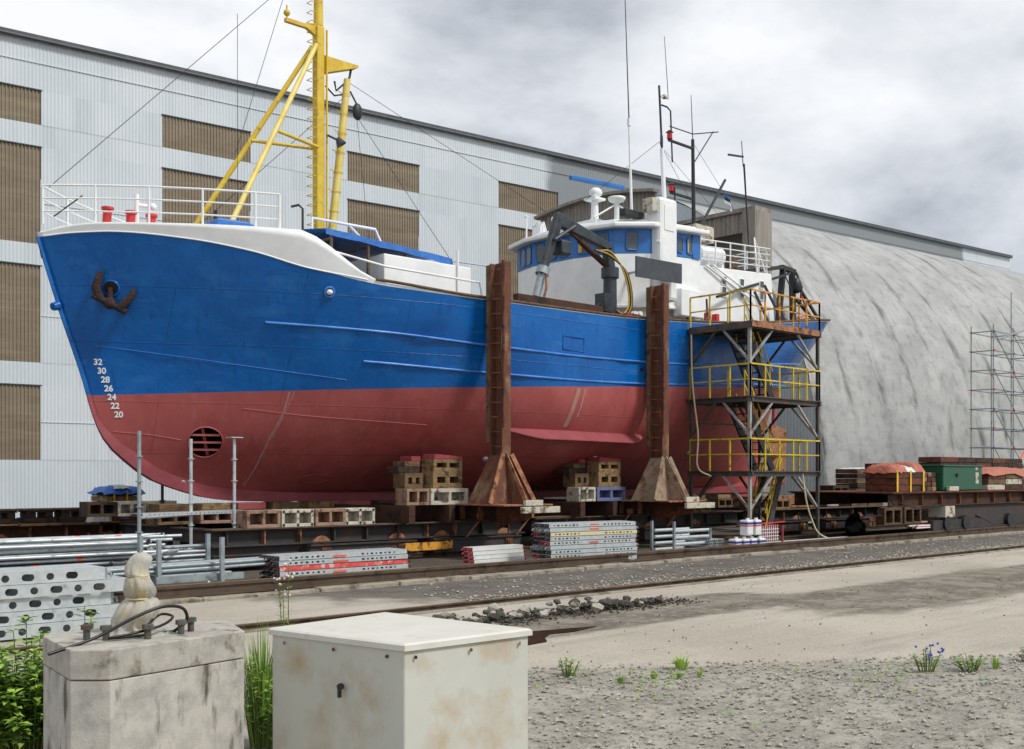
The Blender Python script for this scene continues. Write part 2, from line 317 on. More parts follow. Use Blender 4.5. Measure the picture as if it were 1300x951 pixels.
# ------------------------------------------------------------------ ground
def sheet(name, poly, z, mat):
    b = MB(); b.add([(x, y, z) for x, y in poly], [list(range(len(poly)))])
    return setting(b.build(name, mat, origin=(0, 0, 0)))
def wob(a, b, n, amp, seed):
    r = random.Random(seed); P = []
    for i in range(n):
        t = i/(n-1); P.append((a[0]+(b[0]-a[0])*t+r.uniform(-amp, amp)*.6, a[1]+(b[1]-a[1])*t+r.uniform(-amp, amp)))
    return P
E1, E2 = (-1.6, -16.95), (3.27, -20.26)
dE = Vector((E2[0]-E1[0], E2[1]-E1[1])).normalized(); nE = Vector((dE.y, -dE.x))   # from the pavement edge towards the verge
if nE.y > 0: nE = -nE
def ground_mat():
    """concrete pavement, dirt, asphalt strip between the rails, grimy yard and gravel verge, with ragged borders."""
    m = bpy.data.materials.new('ground_mat'); m.use_nodes = True; t = m.node_tree; L = t.links.new; b = t.nodes['Principled BSDF']
    tc = N(t, 'ShaderNodeTexCoord'); sx = N(t, 'ShaderNodeSeparateXYZ'); L(tc.outputs['Object'], sx.inputs[0])
    def nz(scale, st=(1, 1, 1), det=8, ro=.62):
        mp = N(t, 'ShaderNodeMapping'); mp.inputs['Scale'].default_value = st; n = N(t, 'ShaderNodeTexNoise'); n.inputs['Scale'].default_value = scale
        n.inputs['Detail'].default_value = det; n.inputs['Roughness'].default_value = ro; L(tc.outputs['Object'], mp.inputs[0]); L(mp.outputs[0], n.inputs['Vector']); return n.outputs[0]
    def ma(op, a, c=None, d=None):
        n = N(t, 'ShaderNodeMath', operation=op)
        for k, v in enumerate((a, c, d)):
            if v is None: continue
            if isinstance(v, (int, float)): n.inputs[k].default_value = v
            else: L(v, n.inputs[k])
        return n.outputs[0]
    def st(v, a, c):
        n = N(t, 'ShaderNodeMapRange'); n.inputs[1].default_value = a; n.inputs[2].default_value = c; n.interpolation_type = 'SMOOTHSTEP'; L(v, n.inputs[0]); return n.outputs[0]
    def mix(f, a, c):
        n = N(t, 'ShaderNodeMix', data_type='RGBA')
        for k, v in ((0, f), (6, a), (7, c)):
            if isinstance(v, str): n.inputs[k].default_value = lin(v)
            elif isinstance(v, (int, float)): n.inputs[k].default_value = v
            else: L(v, n.inputs[k])
        return n.outputs[2]
    X, Y = sx.outputs[0], sx.outputs[1]
    big, mid, fine, grit, lon = nz(.3), nz(1.3), nz(7), nz(30, det=3), nz(.9, (.25, 1.6, 1))
    pave = mix(st(big, .35, .65), 'a39b8d', 'b3ab9d'); pave = mix(ma('MULTIPLY', st(lon, .50, .72), .55), pave, '7c756a'); pave = mix(ma('MULTIPLY', st(fine, .54, .70), .35), pave, '8a8378'); pave = mix(ma('MULTIPLY', st(grit, .56, .66), .75), pave, '6a645b'); pave = mix(ma('MULTIPLY', st(nz(3.2, (.12, 2.2, 1), 10, .7), .52, .66), .4), pave, '8b857a'); pave = mix(ma('MULTIPLY', st(nz(14, (1, 1, 1), 4, .7), .58, .64), .5), pave, 'bdb8ae')
    dirt = mix(st(mid, .4, .62), '5f584d', '827a6d'); dirt = mix(ma('MULTIPLY', st(fine, .5, .66), .6), dirt, '9a9386')
    def blob(x0, x1, y0, y1, fx, fy):
        u = ma('MULTIPLY', ma('MULTIPLY', st(X, x0, x0+fx), st(X, x1, x1-fx)), ma('MULTIPLY', st(Y, y0, y0+fy), st(Y, y1, y1-fy)))
        return st(ma('ADD', u, ma('MULTIPLY', ma('ADD', mid, ma('MULTIPLY', lon, .8)), .9)), 1.30, 1.62)
    col_ = mix(blob(2, 34, -18.2, -13.4, 5, 1.7), pave, dirt); col_ = mix(blob(-2.5, 8, -16.0, -12.7, 2, 1.1), col_, dirt)
    asp = mix(st(mid, .38, .62), '514c46', '666058'); asp = mix(ma('MULTIPLY', st(fine, .5, .65), .5), asp, '787064')
    wv = ma('ADD', Y, ma('MULTIPLY_ADD', mid, .5, -.25))
    sm = ma('MULTIPLY', ma('MULTIPLY', st(Y, -12.04, -12.0), st(wv, -8.35, -8.55)), st(ma('ADD', X, ma('MULTIPLY_ADD', mid, 5., ma('MULTIPLY', Y, .8))), -5.5, -3.8))
    col_ = mix(sm, col_, asp)
    yard = mix(st(big, .35, .62), '403930', '585045'); yard = mix(ma('MULTIPLY', st(lon, .48, .66), .7), yard, '39332c'); yard = mix(ma('MULTIPLY', st(fine, .55, .7), .5), yard, '857c6e')
    col_ = mix(st(ma('ADD', Y, ma('MULTIPLY_ADD', mid, .5, -.25)), -7.45, -7.1), col_, yard)
    d = ma('ADD', ma('MULTIPLY', ma('SUBTRACT', X, E1[0]), nE.x), ma('MULTIPLY', ma('SUBTRACT', Y, E1[1]), nE.y)); d = ma('ADD', d, ma('MULTIPLY_ADD', mid, .55, -.28))
    al = ma('ADD', ma('MULTIPLY', ma('SUBTRACT', X, E1[0]), dE.x), ma('MULTIPLY', ma('SUBTRACT', Y, E1[1]), dE.y))
    gr = mix(st(mid, .4, .6), '89847a', 'a19b90'); gr = mix(ma('MULTIPLY', st(fine, .48, .62), .7), gr, '6a655b'); gr = mix(ma('MULTIPLY', st(grit, .52, .62), .6), gr, 'aaa599')
    gm = st(d, -.08, .12); col_ = mix(gm, col_, gr)
    L(col_, b.inputs['Base Color']); b.inputs['Roughness'].default_value = .9
    h = ma('ADD', ma('MULTIPLY', fine, ma('MULTIPLY_ADD', gm, 1.2, .35)), ma('MULTIPLY', grit, .5)); bp = N(t, 'ShaderNodeBump'); bp.inputs['Strength'].default_value = .7; bp.inputs['Distance'].default_value = .03
    L(h, bp.inputs['Height']); L(bp.outputs[0], b.inputs['Normal']); MT['ground_mat'] = m
ground_mat()
sheet('ground', [(-900, -900), (900, -900), (900, 900), (-900, 900)], 0, 'ground_mat')
m = M('puddle_mat', '27221c', '302a23', rough=.06, scale=2, bump=0)
sheet('puddle', [(-.95, -15.25), (-.5, -14.85), (.3, -14.75), (1.0, -14.92), (1.35, -15.0), (.7, -15.16), (.3, -15.1), (.0, -15.3), (-.2, -15.55), (-.7, -15.6)], .010, 'puddle_mat')
# loose stones on the verge and between the rails: nobody could count them
def stones(name, n, pick, lo, hi, mat, label, seed):
    r = random.Random(seed); b = MB()
    for _ in range(n):
        x, y = pick(r); s_ = lo+(hi-lo)*r.random()**3; V = []
        for k in range(6):
            a = [(1, 0, 0), (-1, 0, 0), (0, 1, 0), (0, -1, 0), (0, 0, 1), (0, 0, -1)][k]
            V.append((x+(a[0]+r.uniform(-.3, .3))*s_, y+(a[1]+r.uniform(-.3, .3))*s_, .006+s_*.35+(a[2]*.7+r.uniform(-.2, .2))*s_))
        b.add(V, [(0, 2, 4), (2, 1, 4), (1, 3, 4), (3, 0, 4), (2, 0, 5), (1, 2, 5), (3, 1, 5), (0, 3, 5)])
    return stuff(b.build(name, mat, origin=(0, 0, 0)), label, 'stones')
def pick_verge(r):
    t = r.uniform(-2, 13); d = r.uniform(-.15, 4.2); p = Vector(E1)+dE*t+nE*d; return p.x, p.y
stones('loose_stones', 16000, pick_verge, .003, .030, 'stone', 'pale loose stones strewn over the gravel verge with weeds', 11)
def pick_track(r):
    x = r.uniform(2, 40); return x, -11.75+abs(r.gauss(0, .55)) if r.random() < .75 else r.uniform(-11.7, -8.6)
stones('ballast_stones', 8000, pick_track, .008, .04, 'stone', 'pale crushed stone scattered on the dark strip between the rails', 12)
def pick_pave(r):
    return r.uniform(-1, 20), r.uniform(-18.5, -12.3)
stones('pavement_grit', 900, pick_pave, .003, .018, 'asphalt_lump', 'dark grit and pebbles strewn over the pale pavement', 13)
# rubble heap: single lumps
rr = random.Random(5)
for k in range(90):
    t = rr.random(); x = -.4+t*4.6+rr.gauss(0, .12); hgt = .05+.12*math.exp(-((x-2.2)/1.3)**2)
    y = -13.55-.1*t+rr.gauss(0, .16+.1*(1-t)); s_ = rr.uniform(.03, .095)
    b = MB(); V = []
    for j in range(14):
        ph = math.acos(1-2*(j+.5)/14); th = j*2.4
        q = s_*rr.uniform(.7, 1.2); V.append(Vector((math.sin(ph)*math.cos(th)*q*1.3, math.sin(ph)*math.sin(th)*q, math.cos(ph)*q*.75)))
    bm = bmesh.new(); vs_ = [bm.verts.new(v) for v in V]; bmesh.ops.convex_hull(bm, input=vs_)
    bm.verts.index_update()
    zz = .02+s_*.4+max(0, hgt-.05)*rr.random()
    b.add([v.co+Vector((x, y, zz)) for v in bm.verts], [[v.index for v in f.verts] for f in bm.faces]); bm.free()
    tag(b.build('asphalt_lump', 'asphalt_lump' if rr.random() < .7 else 'stone'), 'broken lump of asphalt in the rubble heap beside the puddle', 'rubble', 'lumps of the rubble heap')
b = MB()
for k in range(1700):
    t = rr.random(); x = -.4+t*5.2+rr.gauss(0, .15); y = -13.6-.1*t+rr.gauss(0, .25); s_ = rr.uniform(.01, .04)
    V = [(x+rr.uniform(-1, 1)*s_, y+rr.uniform(-1, 1)*s_, .006), (x+s_, y, .006), (x, y+s_, .006), (x, y, .006+s_*.7)]
    b.add(V, [(0, 1, 3), (1, 2, 3), (2, 0, 3)])
stuff(b.build('rubble_crumbs', 'asphalt_lump', origin=(0, 0, 0)), 'dark crumbs of asphalt round the rubble heap', 'rubble')

# ------------------------------------------------------------------ rails
def rail(y, x0, x1, h, wd, label, grp=None, zb=0.):
    t = thing('rail', (x0, y, zb), label, 'rail', grp)
    b = MB(); b.box(x0, x1, y-wd*.9, y+wd*.9, zb, zb+h*.18); b.box(x0, x1, y-wd*.16, y+wd*.16, zb+h*.18, zb+h*.72)
    b.box(x0, x1, y-wd*.5, y+wd*.5, zb+h*.72, zb+h*.97); b.build('web', 'rail_steel', t)
    b = MB(); b.box(x0, x1, y-wd*.45, y+wd*.45, zb+h*.97, zb+h); b.build('running_surface', 'rail_top', t); return t
def plinth(y, x0, x1, wd, h, seed):
    r = random.Random(seed); x = x0; t = None; b = MB()
    p = setting(MB().box(x0, x1, y-wd*.4, y+wd*.4, -.05, h*.7).build('rail_footing', 'concrete_edge'))
    while x < x1:
        L = r.uniform(.7, 2.0); e = .02
        dx = r.uniform(-.03, .05)
        q = MB(); q.box(x, min(x+L-e, x1), y-wd/2-dx, y+wd/2, -.02, h+r.uniform(-.02, .012))
        q.build('concrete_kerb', 'concrete_edge', p, bevel=.02); x += L
    return p
plinth(-8.12, -14, 60, .62, .07, 1)
rail(-8.1, -14, 70, .21, .10, 'rusty crane rail on a broken concrete footing beside the scaffold deck stacks', zb=.07)
rail(-11.97, -14, 70, .085, .075, 'thin rusty rail running flush along the edge of the pale pavement')
MB().box(-14, 70, -12.22, -12.06, 0, .02).build('rail_groove', 'concrete_edge')['kind'] = 'structure'
rail(-3.0, -12, 70, .13, .08, 'rusty rail under the row of blocks along the near side of the ship', zb=.004)
rail(3.0, -12, 70, .13, .08, 'rusty rail under the far side of the ship trolleys', zb=.004)
rail(-5.0, 17, 70, .12, .07, 'rusty rail passing the black rubbish bag', zb=.004)
rail(.2, 29, 70, .12, .07, 'rusty rail running towards the stacked timber blocks beside the vault', zb=.004)
for yy in (-4.0, -1.6, 1.4):
    b = MB(); b.box(28, 70, yy-.35, yy+.35, 0, .06); setting(b.build('track_slab', 'concrete_edge'))

# ------------------------------------------------------------------ warehouse
WA = Vector((7.70, 28.9, 0)); WD = Vector((.9942, -.1076, 0)); WN = Vector((-.1076, -.9942, 0))
def W(s, n, z): return WA+WD*s+WN*n+Vector((0, 0, z))
PITCH = .17
def corrug(b, s0, s1, z0, z1, n0=0., dep=.02, pitch=PITCH, P=W, top=None):
    """trapezoid sheeting whose ribs keep one phase over the whole wall."""
    V = [(s0, n0)]; k = math.floor(s0/pitch)
    while k*pitch < s1:
        for fr, dn in ((0, 0), (.18, dep), (.5, dep), (.68, 0)):
            x = (k+fr)*pitch
            if s0+.004 < x < s1-.004: V.append((x, n0+dn))
        k += 1
    V.append((s1, n0)); L = len(V)
    vv = [P(s, n, z0) for s, n in V]+[P(s, n, z1 if top is None else top(s)) for s, n in V]
    b.add(vv, [(i, i+1, L+i+1, L+i) for i in range(L-1)])
wh = thing('warehouse', W(0, 0, 0), 'tall pale corrugated shipyard hall with brown window panels behind the ship', 'building')
def clad_mat():
    m = M('cladding', 'c3ccd2', 'ced5d9', rough=.55, scale=.25, stretch=(1, 1, .6), bump=0, patch='bac2c8', plo=.52, phi=.75, pscale=.7, pstretch=(1.2, 1.2, .08))
    t = m.node_tree; L = t.links.new; b = t.nodes['Principled BSDF']; src = b.inputs['Base Color'].links[0].from_socket
    tc = N(t, 'ShaderNodeTexCoord'); sx = N(t, 'ShaderNodeSeparateXYZ'); L(tc.outputs['Object'], sx.inputs[0])
    nz = N(t, 'ShaderNodeTexNoise'); nz.inputs['Scale'].default_value = .35; nz.inputs['Detail'].default_value = 8; L(tc.outputs['Object'], nz.inputs['Vector'])
    ad = N(t, 'ShaderNodeMath', operation='MULTIPLY_ADD'); ad.inputs[1].default_value = 3.5; L(nz.outputs[0], ad.inputs[0]); L(sx.outputs['X'], ad.inputs[2])
    def step(a, bb):
        r = N(t, 'ShaderNodeMapRange'); r.inputs[1].default_value = a; r.inputs[2].default_value = bb; L(ad.outputs[0], r.inputs[0]); return r
    s1 = step(34.4, 35.2); s2 = step(82.4, 83.0)
    sub = N(t, 'ShaderNodeMath', operation='SUBTRACT'); L(s1.outputs[0], sub.inputs[0]); L(s2.outputs[0], sub.inputs[1])
    mx = N(t, 'ShaderNodeMix', data_type='RGBA'); mx.inputs[7].default_value = lin('868c90'); L(sub.outputs[0], mx.inputs[0]); L(src, mx.inputs[6])
    L(mx.outputs[2], b.inputs['Base Color'])
clad_mat()
SB, ST = -18.9, 89.4
wins = [(-13.66+10.655*i, -13.66+10.655*i+4.78) for i in range(5)]
bands = [(0, 2.89, 0), (2.89, 6.47, 1), (6.47, 7.56, 0), (7.56, 12.21, 1), (12.21, 13.25, 0), (13.25, 17.91, 1), (17.91, 18.97, 0), (18.97, 20.63, 1), (20.63, 23.05, 0)]
for bi, (z0, z1, wn) in enumerate(bands):
    lap = .012*(bi % 2); x = SB
    for a, c in (wins if wn else [])+[(ST, ST)]:
        if a > x: b = MB(); corrug(b, x, a, z0, z1, lap); b.build('cladding_course', 'cladding', wh)
        x = max(x, c)
    if wn:
        for a, c in wins:
            if a < SB: continue
            b = MB(); corrug(b, a+.01, c-.01, z0, z1, -.03, dep=.05); pn = b.build('window_panel', 'clad_window', wh)
            b = MB()
            b.prism([W(a-.04, .0, z1-.02), W(c+.04, .0, z1-.02), W(c+.04, .0, z1+.03), W(a-.04, .0, z1+.03)], WN*.07)
            b.build('head_flashing', 'coping', pn)
for zz in (4.7, 9.8, 15.2, 21.9):     # lap seams of the sheets
    inside = any(z0 < zz < z1 and wn for z0, z1, wn in bands); x = SB
    for a, c in (wins if inside else [])+[(ST, ST)]:
        if a > x:
            b = MB(); b.prism([W(x, 0, zz), W(a, 0, zz), W(a, 0, zz+.02), W(x, 0, zz+.02)], WN*.052); b.build('sheet_seam', 'cladding', wh)
        x = max(x, c)
b = MB(); b.prism([W(SB, -.4, 23.05), W(ST+.1, -.4, 23.05), W(ST+.1, -.4, 23.2), W(SB, -.4, 23.2)], WN*.62); b.build('roof_coping', 'coping', wh)
b = MB(); b.tube([W(SB, .2, 22.98), W(ST, .2, 22.98)], .08, 8); b.build('gutter', 'coping', wh)
b = MB(); b.prism([W(ST, -.05, 0), W(ST, -.05, 23.05), W(ST, -26, 23.05), W(ST, -26, 0)], WD*.1)
b.prism([W(SB, -.4, 23.0), W(ST, -.4, 23.0), W(ST, -26, 23.0), W(SB, -26, 23.0)], (0, 0, .1)); b.build('roof_deck', 'annex_grey', wh)

# vaulted store leaning on the warehouse
def vault_mat():
    m = bpy.data.materials.new('vault_skin'); m.use_nodes = True; t = m.node_tree; b = t.nodes['Principled BSDF']; L = t.links.new
    tc = N(t, 'ShaderNodeTexCoord')
    def nz(scale, st, det=8, rough=.6):
        mp = N(t, 'ShaderNodeMapping'); mp.inputs['Scale'].default_value = st; n = N(t, 'ShaderNodeTexNoise')
        n.inputs['Scale'].default_value = scale; n.inputs['Detail'].default_value = det; n.inputs['Roughness'].default_value = rough
        L(tc.outputs['UV'], mp.inputs[0]); L(mp.outputs[0], n.inputs['Vector']); return n
    def rng(n, a, c):
        r = N(t, 'ShaderNodeMapRange'); r.inputs[1].default_value = a; r.inputs[2].default_value = c; L(n.outputs[0], r.inputs[0]); return r
    base = rng(nz(.35, (1, 1, 1)), .3, .7)
    mx = N(t, 'ShaderNodeMix', data_type='RGBA'); mx.inputs[6].default_value = lin('8d8e8d'); mx.inputs[7].default_value = lin('acadab'); L(base.outputs[0], mx.inputs[0])
    sx = N(t, 'ShaderNodeSeparateXYZ'); L(tc.outputs['UV'], sx.inputs[0])
    wob_ = nz(.5, (1, .5, 1)); us = N(t, 'ShaderNodeMath', operation='MULTIPLY_ADD'); us.inputs[1].default_value = .8; L(wob_.outputs[0], us.inputs[0]); L(sx.outputs[0], us.inputs[2])
    pp = N(t, 'ShaderNodeMath', operation='PINGPONG'); pp.inputs[1].default_value = 1.6; L(us.outputs[0], pp.inputs[0])      # distance to the nearest joint
    jn = N(t, 'ShaderNodeMapRange'); jn.inputs[1].default_value = .42; jn.inputs[2].default_value = .02; L(pp.outputs[0], jn.inputs[0])
    brk = rng(nz(1.0, (1.2, .35, 1)), .44, .62)
    streak = N(t, 'ShaderNodeMath', operation='MULTIPLY'); L(jn.outputs[0], streak.inputs[0]); L(brk.outputs[0], streak.inputs[1])
    blot = rng(nz(.22, (1, .6, 1)), .34, .56)
    ml = N(t, 'ShaderNodeMath', operation='MULTIPLY'); L(streak.outputs[0], ml.inputs[0]); L(blot.outputs[0], ml.inputs[1])
    m2 = N(t, 'ShaderNodeMix', data_type='RGBA'); m2.inputs[7].default_value = lin('3f403b'); L(ml.outputs[0], m2.inputs[0]); L(mx.outputs[2], m2.inputs[6])
    fine = rng(nz(1.6, (1, .7, 1), 10, .68), .50, .70)
    ml2 = N(t, 'ShaderNodeMath', operation='MULTIPLY'); ml2.inputs[1].default_value = .6; L(fine.outputs[0], ml2.inputs[0])
    m3 = N(t, 'ShaderNodeMix', data_type='RGBA'); m3.inputs[7].default_value = lin('64655f'); L(ml2.outputs[0], m3.inputs[0]); L(m2.outputs[2], m3.inputs[6])
    L(m3.outputs[2], b.inputs['Base Color']); b.inputs['Roughness'].default_value = .75
    hb = nz(.7, (.6, 1.1, 1)); bp = N(t, 'ShaderNodeBump'); bp.inputs['Strength'].default_value = .6; bp.inputs['Distance'].default_value = .15
    L(hb.outputs[0], bp.inputs['Height']); L(bp.outputs[0], b.inputs['Normal']); MT['vault_skin'] = m
vault_mat()
VS0, VS1, VA, VB = 37.8, 112.0, 18.1, 20.7
def vp(th): return VA*math.cos(th)**.97, VB*math.sin(th)**.98
vt = thing('vaulted_store', W(VS0, VA, 0), 'huge weathered grey vault with dark run-off streaks leaning on the hall', 'building')
NT, NSG = 46, 130; V = []; UV = []; rv = random.Random(3)
arc = [0.]
for j in range(1, NT+1):
    a, b_ = vp(math.pi/2*(j-1)/NT), vp(math.pi/2*j/NT); arc.append(arc[-1]+math.hypot(a[0]-b_[0], a[1]-b_[1]))
for i in range(NSG+1):
    s = VS0+(VS1-VS0)*i/NSG
    for j in range(NT+1):
        n_, z_ = vp(math.pi/2*j/NT)
        rib = .07*max(0, 1-abs(((s-VS0) % 3.2)-1.6)/.25) if 0 < j < NT else 0
        wv = (.05*math.sin(s*.9+j*.5)+.04*math.sin(s*2.3-j*.8)+rv.uniform(-.03, .03)) if 0 < j < NT else 0
        V.append(W(s, n_+wv-rib, z_)); UV.append((s, arc[j]))
F = [(i*(NT+1)+j, (i+1)*(NT+1)+j, (i+1)*(NT+1)+j+1, i*(NT+1)+j+1) for i in range(NSG) for j in range(NT)]
b = MB(); b.add(V, F, True); ob = b.build('vault_shell', 'vault_skin', vt)
ul = ob.data.uv_layers.new(name='UVMap')
for lp in ob.data.loops: ul.data[lp.index].uv = UV[lp.vertex_index]
b = MB(); kk = 80
for i in range(kk):
    n0, n1 = VA*i/kk, VA*(i+1)/kk
    def zz_(n):
        lo_, hi_ = 0., math.pi/2
        for _ in range(30):
            md = (lo_+hi_)/2
            if vp(md)[0] > n: lo_ = md
            else: hi_ = md
        return vp(lo_)[1]-.05
    e0 = .0; e1 = .05
    for a_, c_, da, dc in ((n0, n0+(n1-n0)*.3, e0, e1), (n0+(n1-n0)*.3, n1-(n1-n0)*.3, e1, e1), (n1-(n1-n0)*.3, n1, e1, e0)):
        b.add([W(VS0+.1-da, a_, 0), W(VS0+.1-dc, c_, 0), W(VS0+.1-dc, c_, max(.01, zz_(c_))), W(VS0+.1-da, a_, max(.01, zz_(a_)))], [(0, 1, 2, 3)])
b.build('gable_cladding', 'cladding', vt)

# gate head between hall and vault
gh = thing('gate_head', (36, 12, 0), 'brown stained corrugated gate head with concrete pillar standing above the wheelhouse', 'building')
def Px(s, n, z): return Vector((36-n, s, z))
b = MB(); corrug(b, 12.6, 21.5, 0, 17, 0, P=Px, pitch=.28, dep=.06, top=lambda y: 17.15+.75*math.sin(math.pi*(y-11)/12.5)); b.build('side_cladding', 'clad_brown', gh)
b = MB(); P_ = [(35.85, y, 17.15+.75*math.sin(math.pi*(y-11)/12.5)) for y in [12.5+9.2*i/14 for i in range(15)]]
for p, q in zip(P_[:-1], P_[1:]): b.bar(p, q, .5, .16)
b.build('cap', 'clad_brown', gh)
b = MB(); corrug(b, 6.4, 12.2, 14.3, 15.3, 0, P=Px, pitch=.28, dep=.06); b.build('fascia', 'clad_brown', gh)
b = MB(); b.box(35.8, 37.2, 6.2, 12.4, 15.3, 15.5); b.build('roof_slab', 'clad_brown', gh)
b = MB(); b.box(35.8, 37.15, 6.2, 6.95, 0, 15.3); b.build('pillar', 'clad_brown', gh)
b = MB(); b.box(37.2, 37.4, 6.3, 20, 0, 15.2); b.build('inner_wall', 'annex_grey', gh)
b = MB(); b.box(35.9, 39.5, 12.3, 12.5, 0, 15.2); b.build('inner_return', 'annex_grey', gh)

# ------------------------------------------------------------------ the ship
ship = thing('fishing_ship', (12, 0, 1.46), 'blue ship with red bottom and white wheelhouse propped up on yard trolleys', 'ship')
TS = [(1.46, 4.6), (1.5, 4.0), (1.77, 2.5), (2.19, 1.5), (2.475, 1.11), (2.93, .63), (3.48, .35), (4.38, .08), (5.97, -.47), (7.63, -.99), (8.0, -1.1)]
TE = [(1.46, 26.6), (2.5, 26.9), (4.34, 27.7), (5.5, 28.3), (6.87, 29.2), (8.6, 30.1), (9, 30.3)]
LEN = [(1.7, 13), (4, 12.5), (7, 10.5), (8, 10)]; PEN = [(1.7, 1.4), (4, 1.7), (6, 2.1), (7.9, 2.5)]
LRU = [(1.7, 13), (3, 12), (5.5, 9), (7, 7), (8.6, 5.5)]; PRU = [(1.7, 1.2), (3, 1.5), (5.5, 2.1), (8.6, 2.7)]
BLUE = [(-1.1, 7.46), (-.4, 7.60), (.3, 7.64), (1.6, 7.54), (2.9, 7.34), (4.2, 7.04), (6.2, 6.76), (8.6, 6.70), (13.3, 6.73), (18, 6.94), (21.4, 7.24), (26, 7.8), (31.3, 8.55)]
TOPW = [(-1.1, 7.54), (-.5, 7.74), (0, 7.82), (3.9, 7.86), (4.4, 7.66), (5.0, 7.30), (5.62, 6.96), (6.2, 6.82), (8.6, 6.76), (13.3, 6.79), (18, 7.0), (21.4, 7.30), (26, 7.86), (31.3, 8.61)]
def zwl(t): return 3.97+.0535*t
def hw(t, z):
    """half breadth of the hull at length t and height z."""
    a, e = ip(z, TS), ip(z, TE)
    if t <= a or t >= e: return 0.
    s = min(1, max(.0, (z-1.6)/4.6)); m = 4.02*(1-(1-s)**4)**.8
    x = min(1, (t-a)/ip(z, LEN)); y = min(1, (e-t)/ip(z, LRU))
    return max(.0, m*(1-(1-x)**ip(z, PEN))*(1-(1-y)**ip(z, PRU)))
def hp(t, z, off=0.): return Vector((t, -hw(t, z)-off, z))
def hnorm(t, z):
    d = .05; a = hp(t+d, z)-hp(t-d, z); c = hp(t, z+d)-hp(t, z-d); n = a.cross(c).normalized()
    return n if n.y < 0 else -n
ZB = 1.68
def hull():
    rows = []
    rows.append((lambda t: ZB, 1, 0))
    for k in range(1, 15): rows.append((lambda t, k=k: ZB+(max(ZB, zwl(t))-ZB)*(k/14)**1.25, 1, 0))
    for k in range(1, 13): rows.append((lambda t, k=k: zwl(t)+(ip(t, BLUE)-zwl(t))*k/12, 1, 1))
    for k in range(1, 5): rows.append((lambda t, k=k: ip(t, BLUE)+(ip(t, TOPW)-ip(t, BLUE))*k/4, 1, 2))
    NQ = 96; bm = bmesh.new(); G = {}
    for sd_ in (-1, 1):
        for ri, (fz, _, mi) in enumerate(rows):
            for i in range(NQ+1):
                q = .5*(1-math.cos(math.pi*i/NQ)); q = .35*i/NQ+.65*q
                z = fz(5.)
                for _ in range(14):
                    a, e = ip(z, TS), ip(z, TE); t = a+(e-a)*q; z = fz(t)
                wv = hw(t, z) if 0 < i < NQ else 0
                G[sd_, ri, i] = bm.verts.new((t, sd_*wv, z))
        nr = len(rows)
        for i in range(NQ+1):   # rim, inner bulwark, deck
            v = G[sd_, nr-1, i].co; w2 = max(0, abs(v.y)-.09)
            G[sd_, nr, i] = bm.verts.new((v.x, sd_*w2, v.z))
            w3 = max(0, min(w2*.995, hw(v.x, v.z-.62)-.1)); G[sd_, nr+1, i] = bm.verts.new((v.x, sd_*w3, v.z-(.6 if 0 < i < NQ else .02)))
            G[sd_, nr+2, i] = bm.verts.new((v.x, 0, v.z-(.55 if 0 < i < NQ else .02)))
            c0 = G[sd_, 0, i].co; G[sd_, -1, i] = bm.verts.new((c0.x, 0, c0.z-.01))
        for ri in range(-1, nr+2):
            mi = 0 if ri < 14 else 1 if ri < 26 else 2
            if ri >= nr: mi = 3
            for i in range(NQ):
                q = [G[sd_, ri, i], G[sd_, ri, i+1], G[sd_, ri+1, i+1], G[sd_, ri+1, i]]
                f = bm.faces.new(q if sd_ < 0 else q[::-1]); f.material_index = mi; f.smooth = ri < nr
    bmesh.ops.remove_doubles(bm, verts=bm.verts, dist=.0008)
    bmesh.ops.dissolve_degenerate(bm, edges=bm.edges, dist=.0005)
    # bilge and plate dents
    rd = random.Random(2); dents = [(rd.uniform(1, 16), rd.uniform(4.6, 6.6), rd.uniform(.18, .5), rd.uniform(.012, .035)) for _ in range(60)]
    for v in bm.verts:
        if v.co.y < -.6 and 4.2 < v.co.z < 6.9:
            d = sum(a*math.exp(-((v.co.x-x)**2+(v.co.z-z)**2)/(r*r)) for x, z, r, a in dents); v.co.y += d
    bmesh.ops.recalc_face_normals(bm, faces=bm.faces)
    me = bpy.data.meshes.new('hull'); o = wloc(ship)
    bm.transform(Matrix.Translation(-o)); bm.to_mesh(me); bm.free()
    for k in ('hull_red', 'hull_blue', 'white_paint', 'trolley_edge'): me.materials.append(MT[k])
    ob = bpy.data.objects.new('hull', me); col.objects.link(ob); ob.parent = ship
    ob['label'] = 'blue plating over a dull red bottom with a white bow band'
    # thruster tunnel: a real hole
    n = hnorm(2.75, 2.93); c = hp(2.75, 2.93)
    cb = MB(); cb.cyl(c-n*.55, c+n*.5, .40, n=32); cut = cb.build('cutter', 'dark_void', ship)
    mo = ob.modifiers.new('tunnel', 'BOOLEAN'); mo.operation = 'DIFFERENCE'; mo.solver = 'EXACT'; mo.object = cut
    bpy.context.view_layer.update(); dg = bpy.context.evaluated_depsgraph_get()
    nm = bpy.data.meshes.new_from_object(ob.evaluated_get(dg), preserve_all_data_layers=True, depsgraph=dg)
    ob.modifiers.clear(); ob.data = nm; bpy.data.objects.remove(cut)
    return ob, c, n
hull_ob, thc, thn = hull()
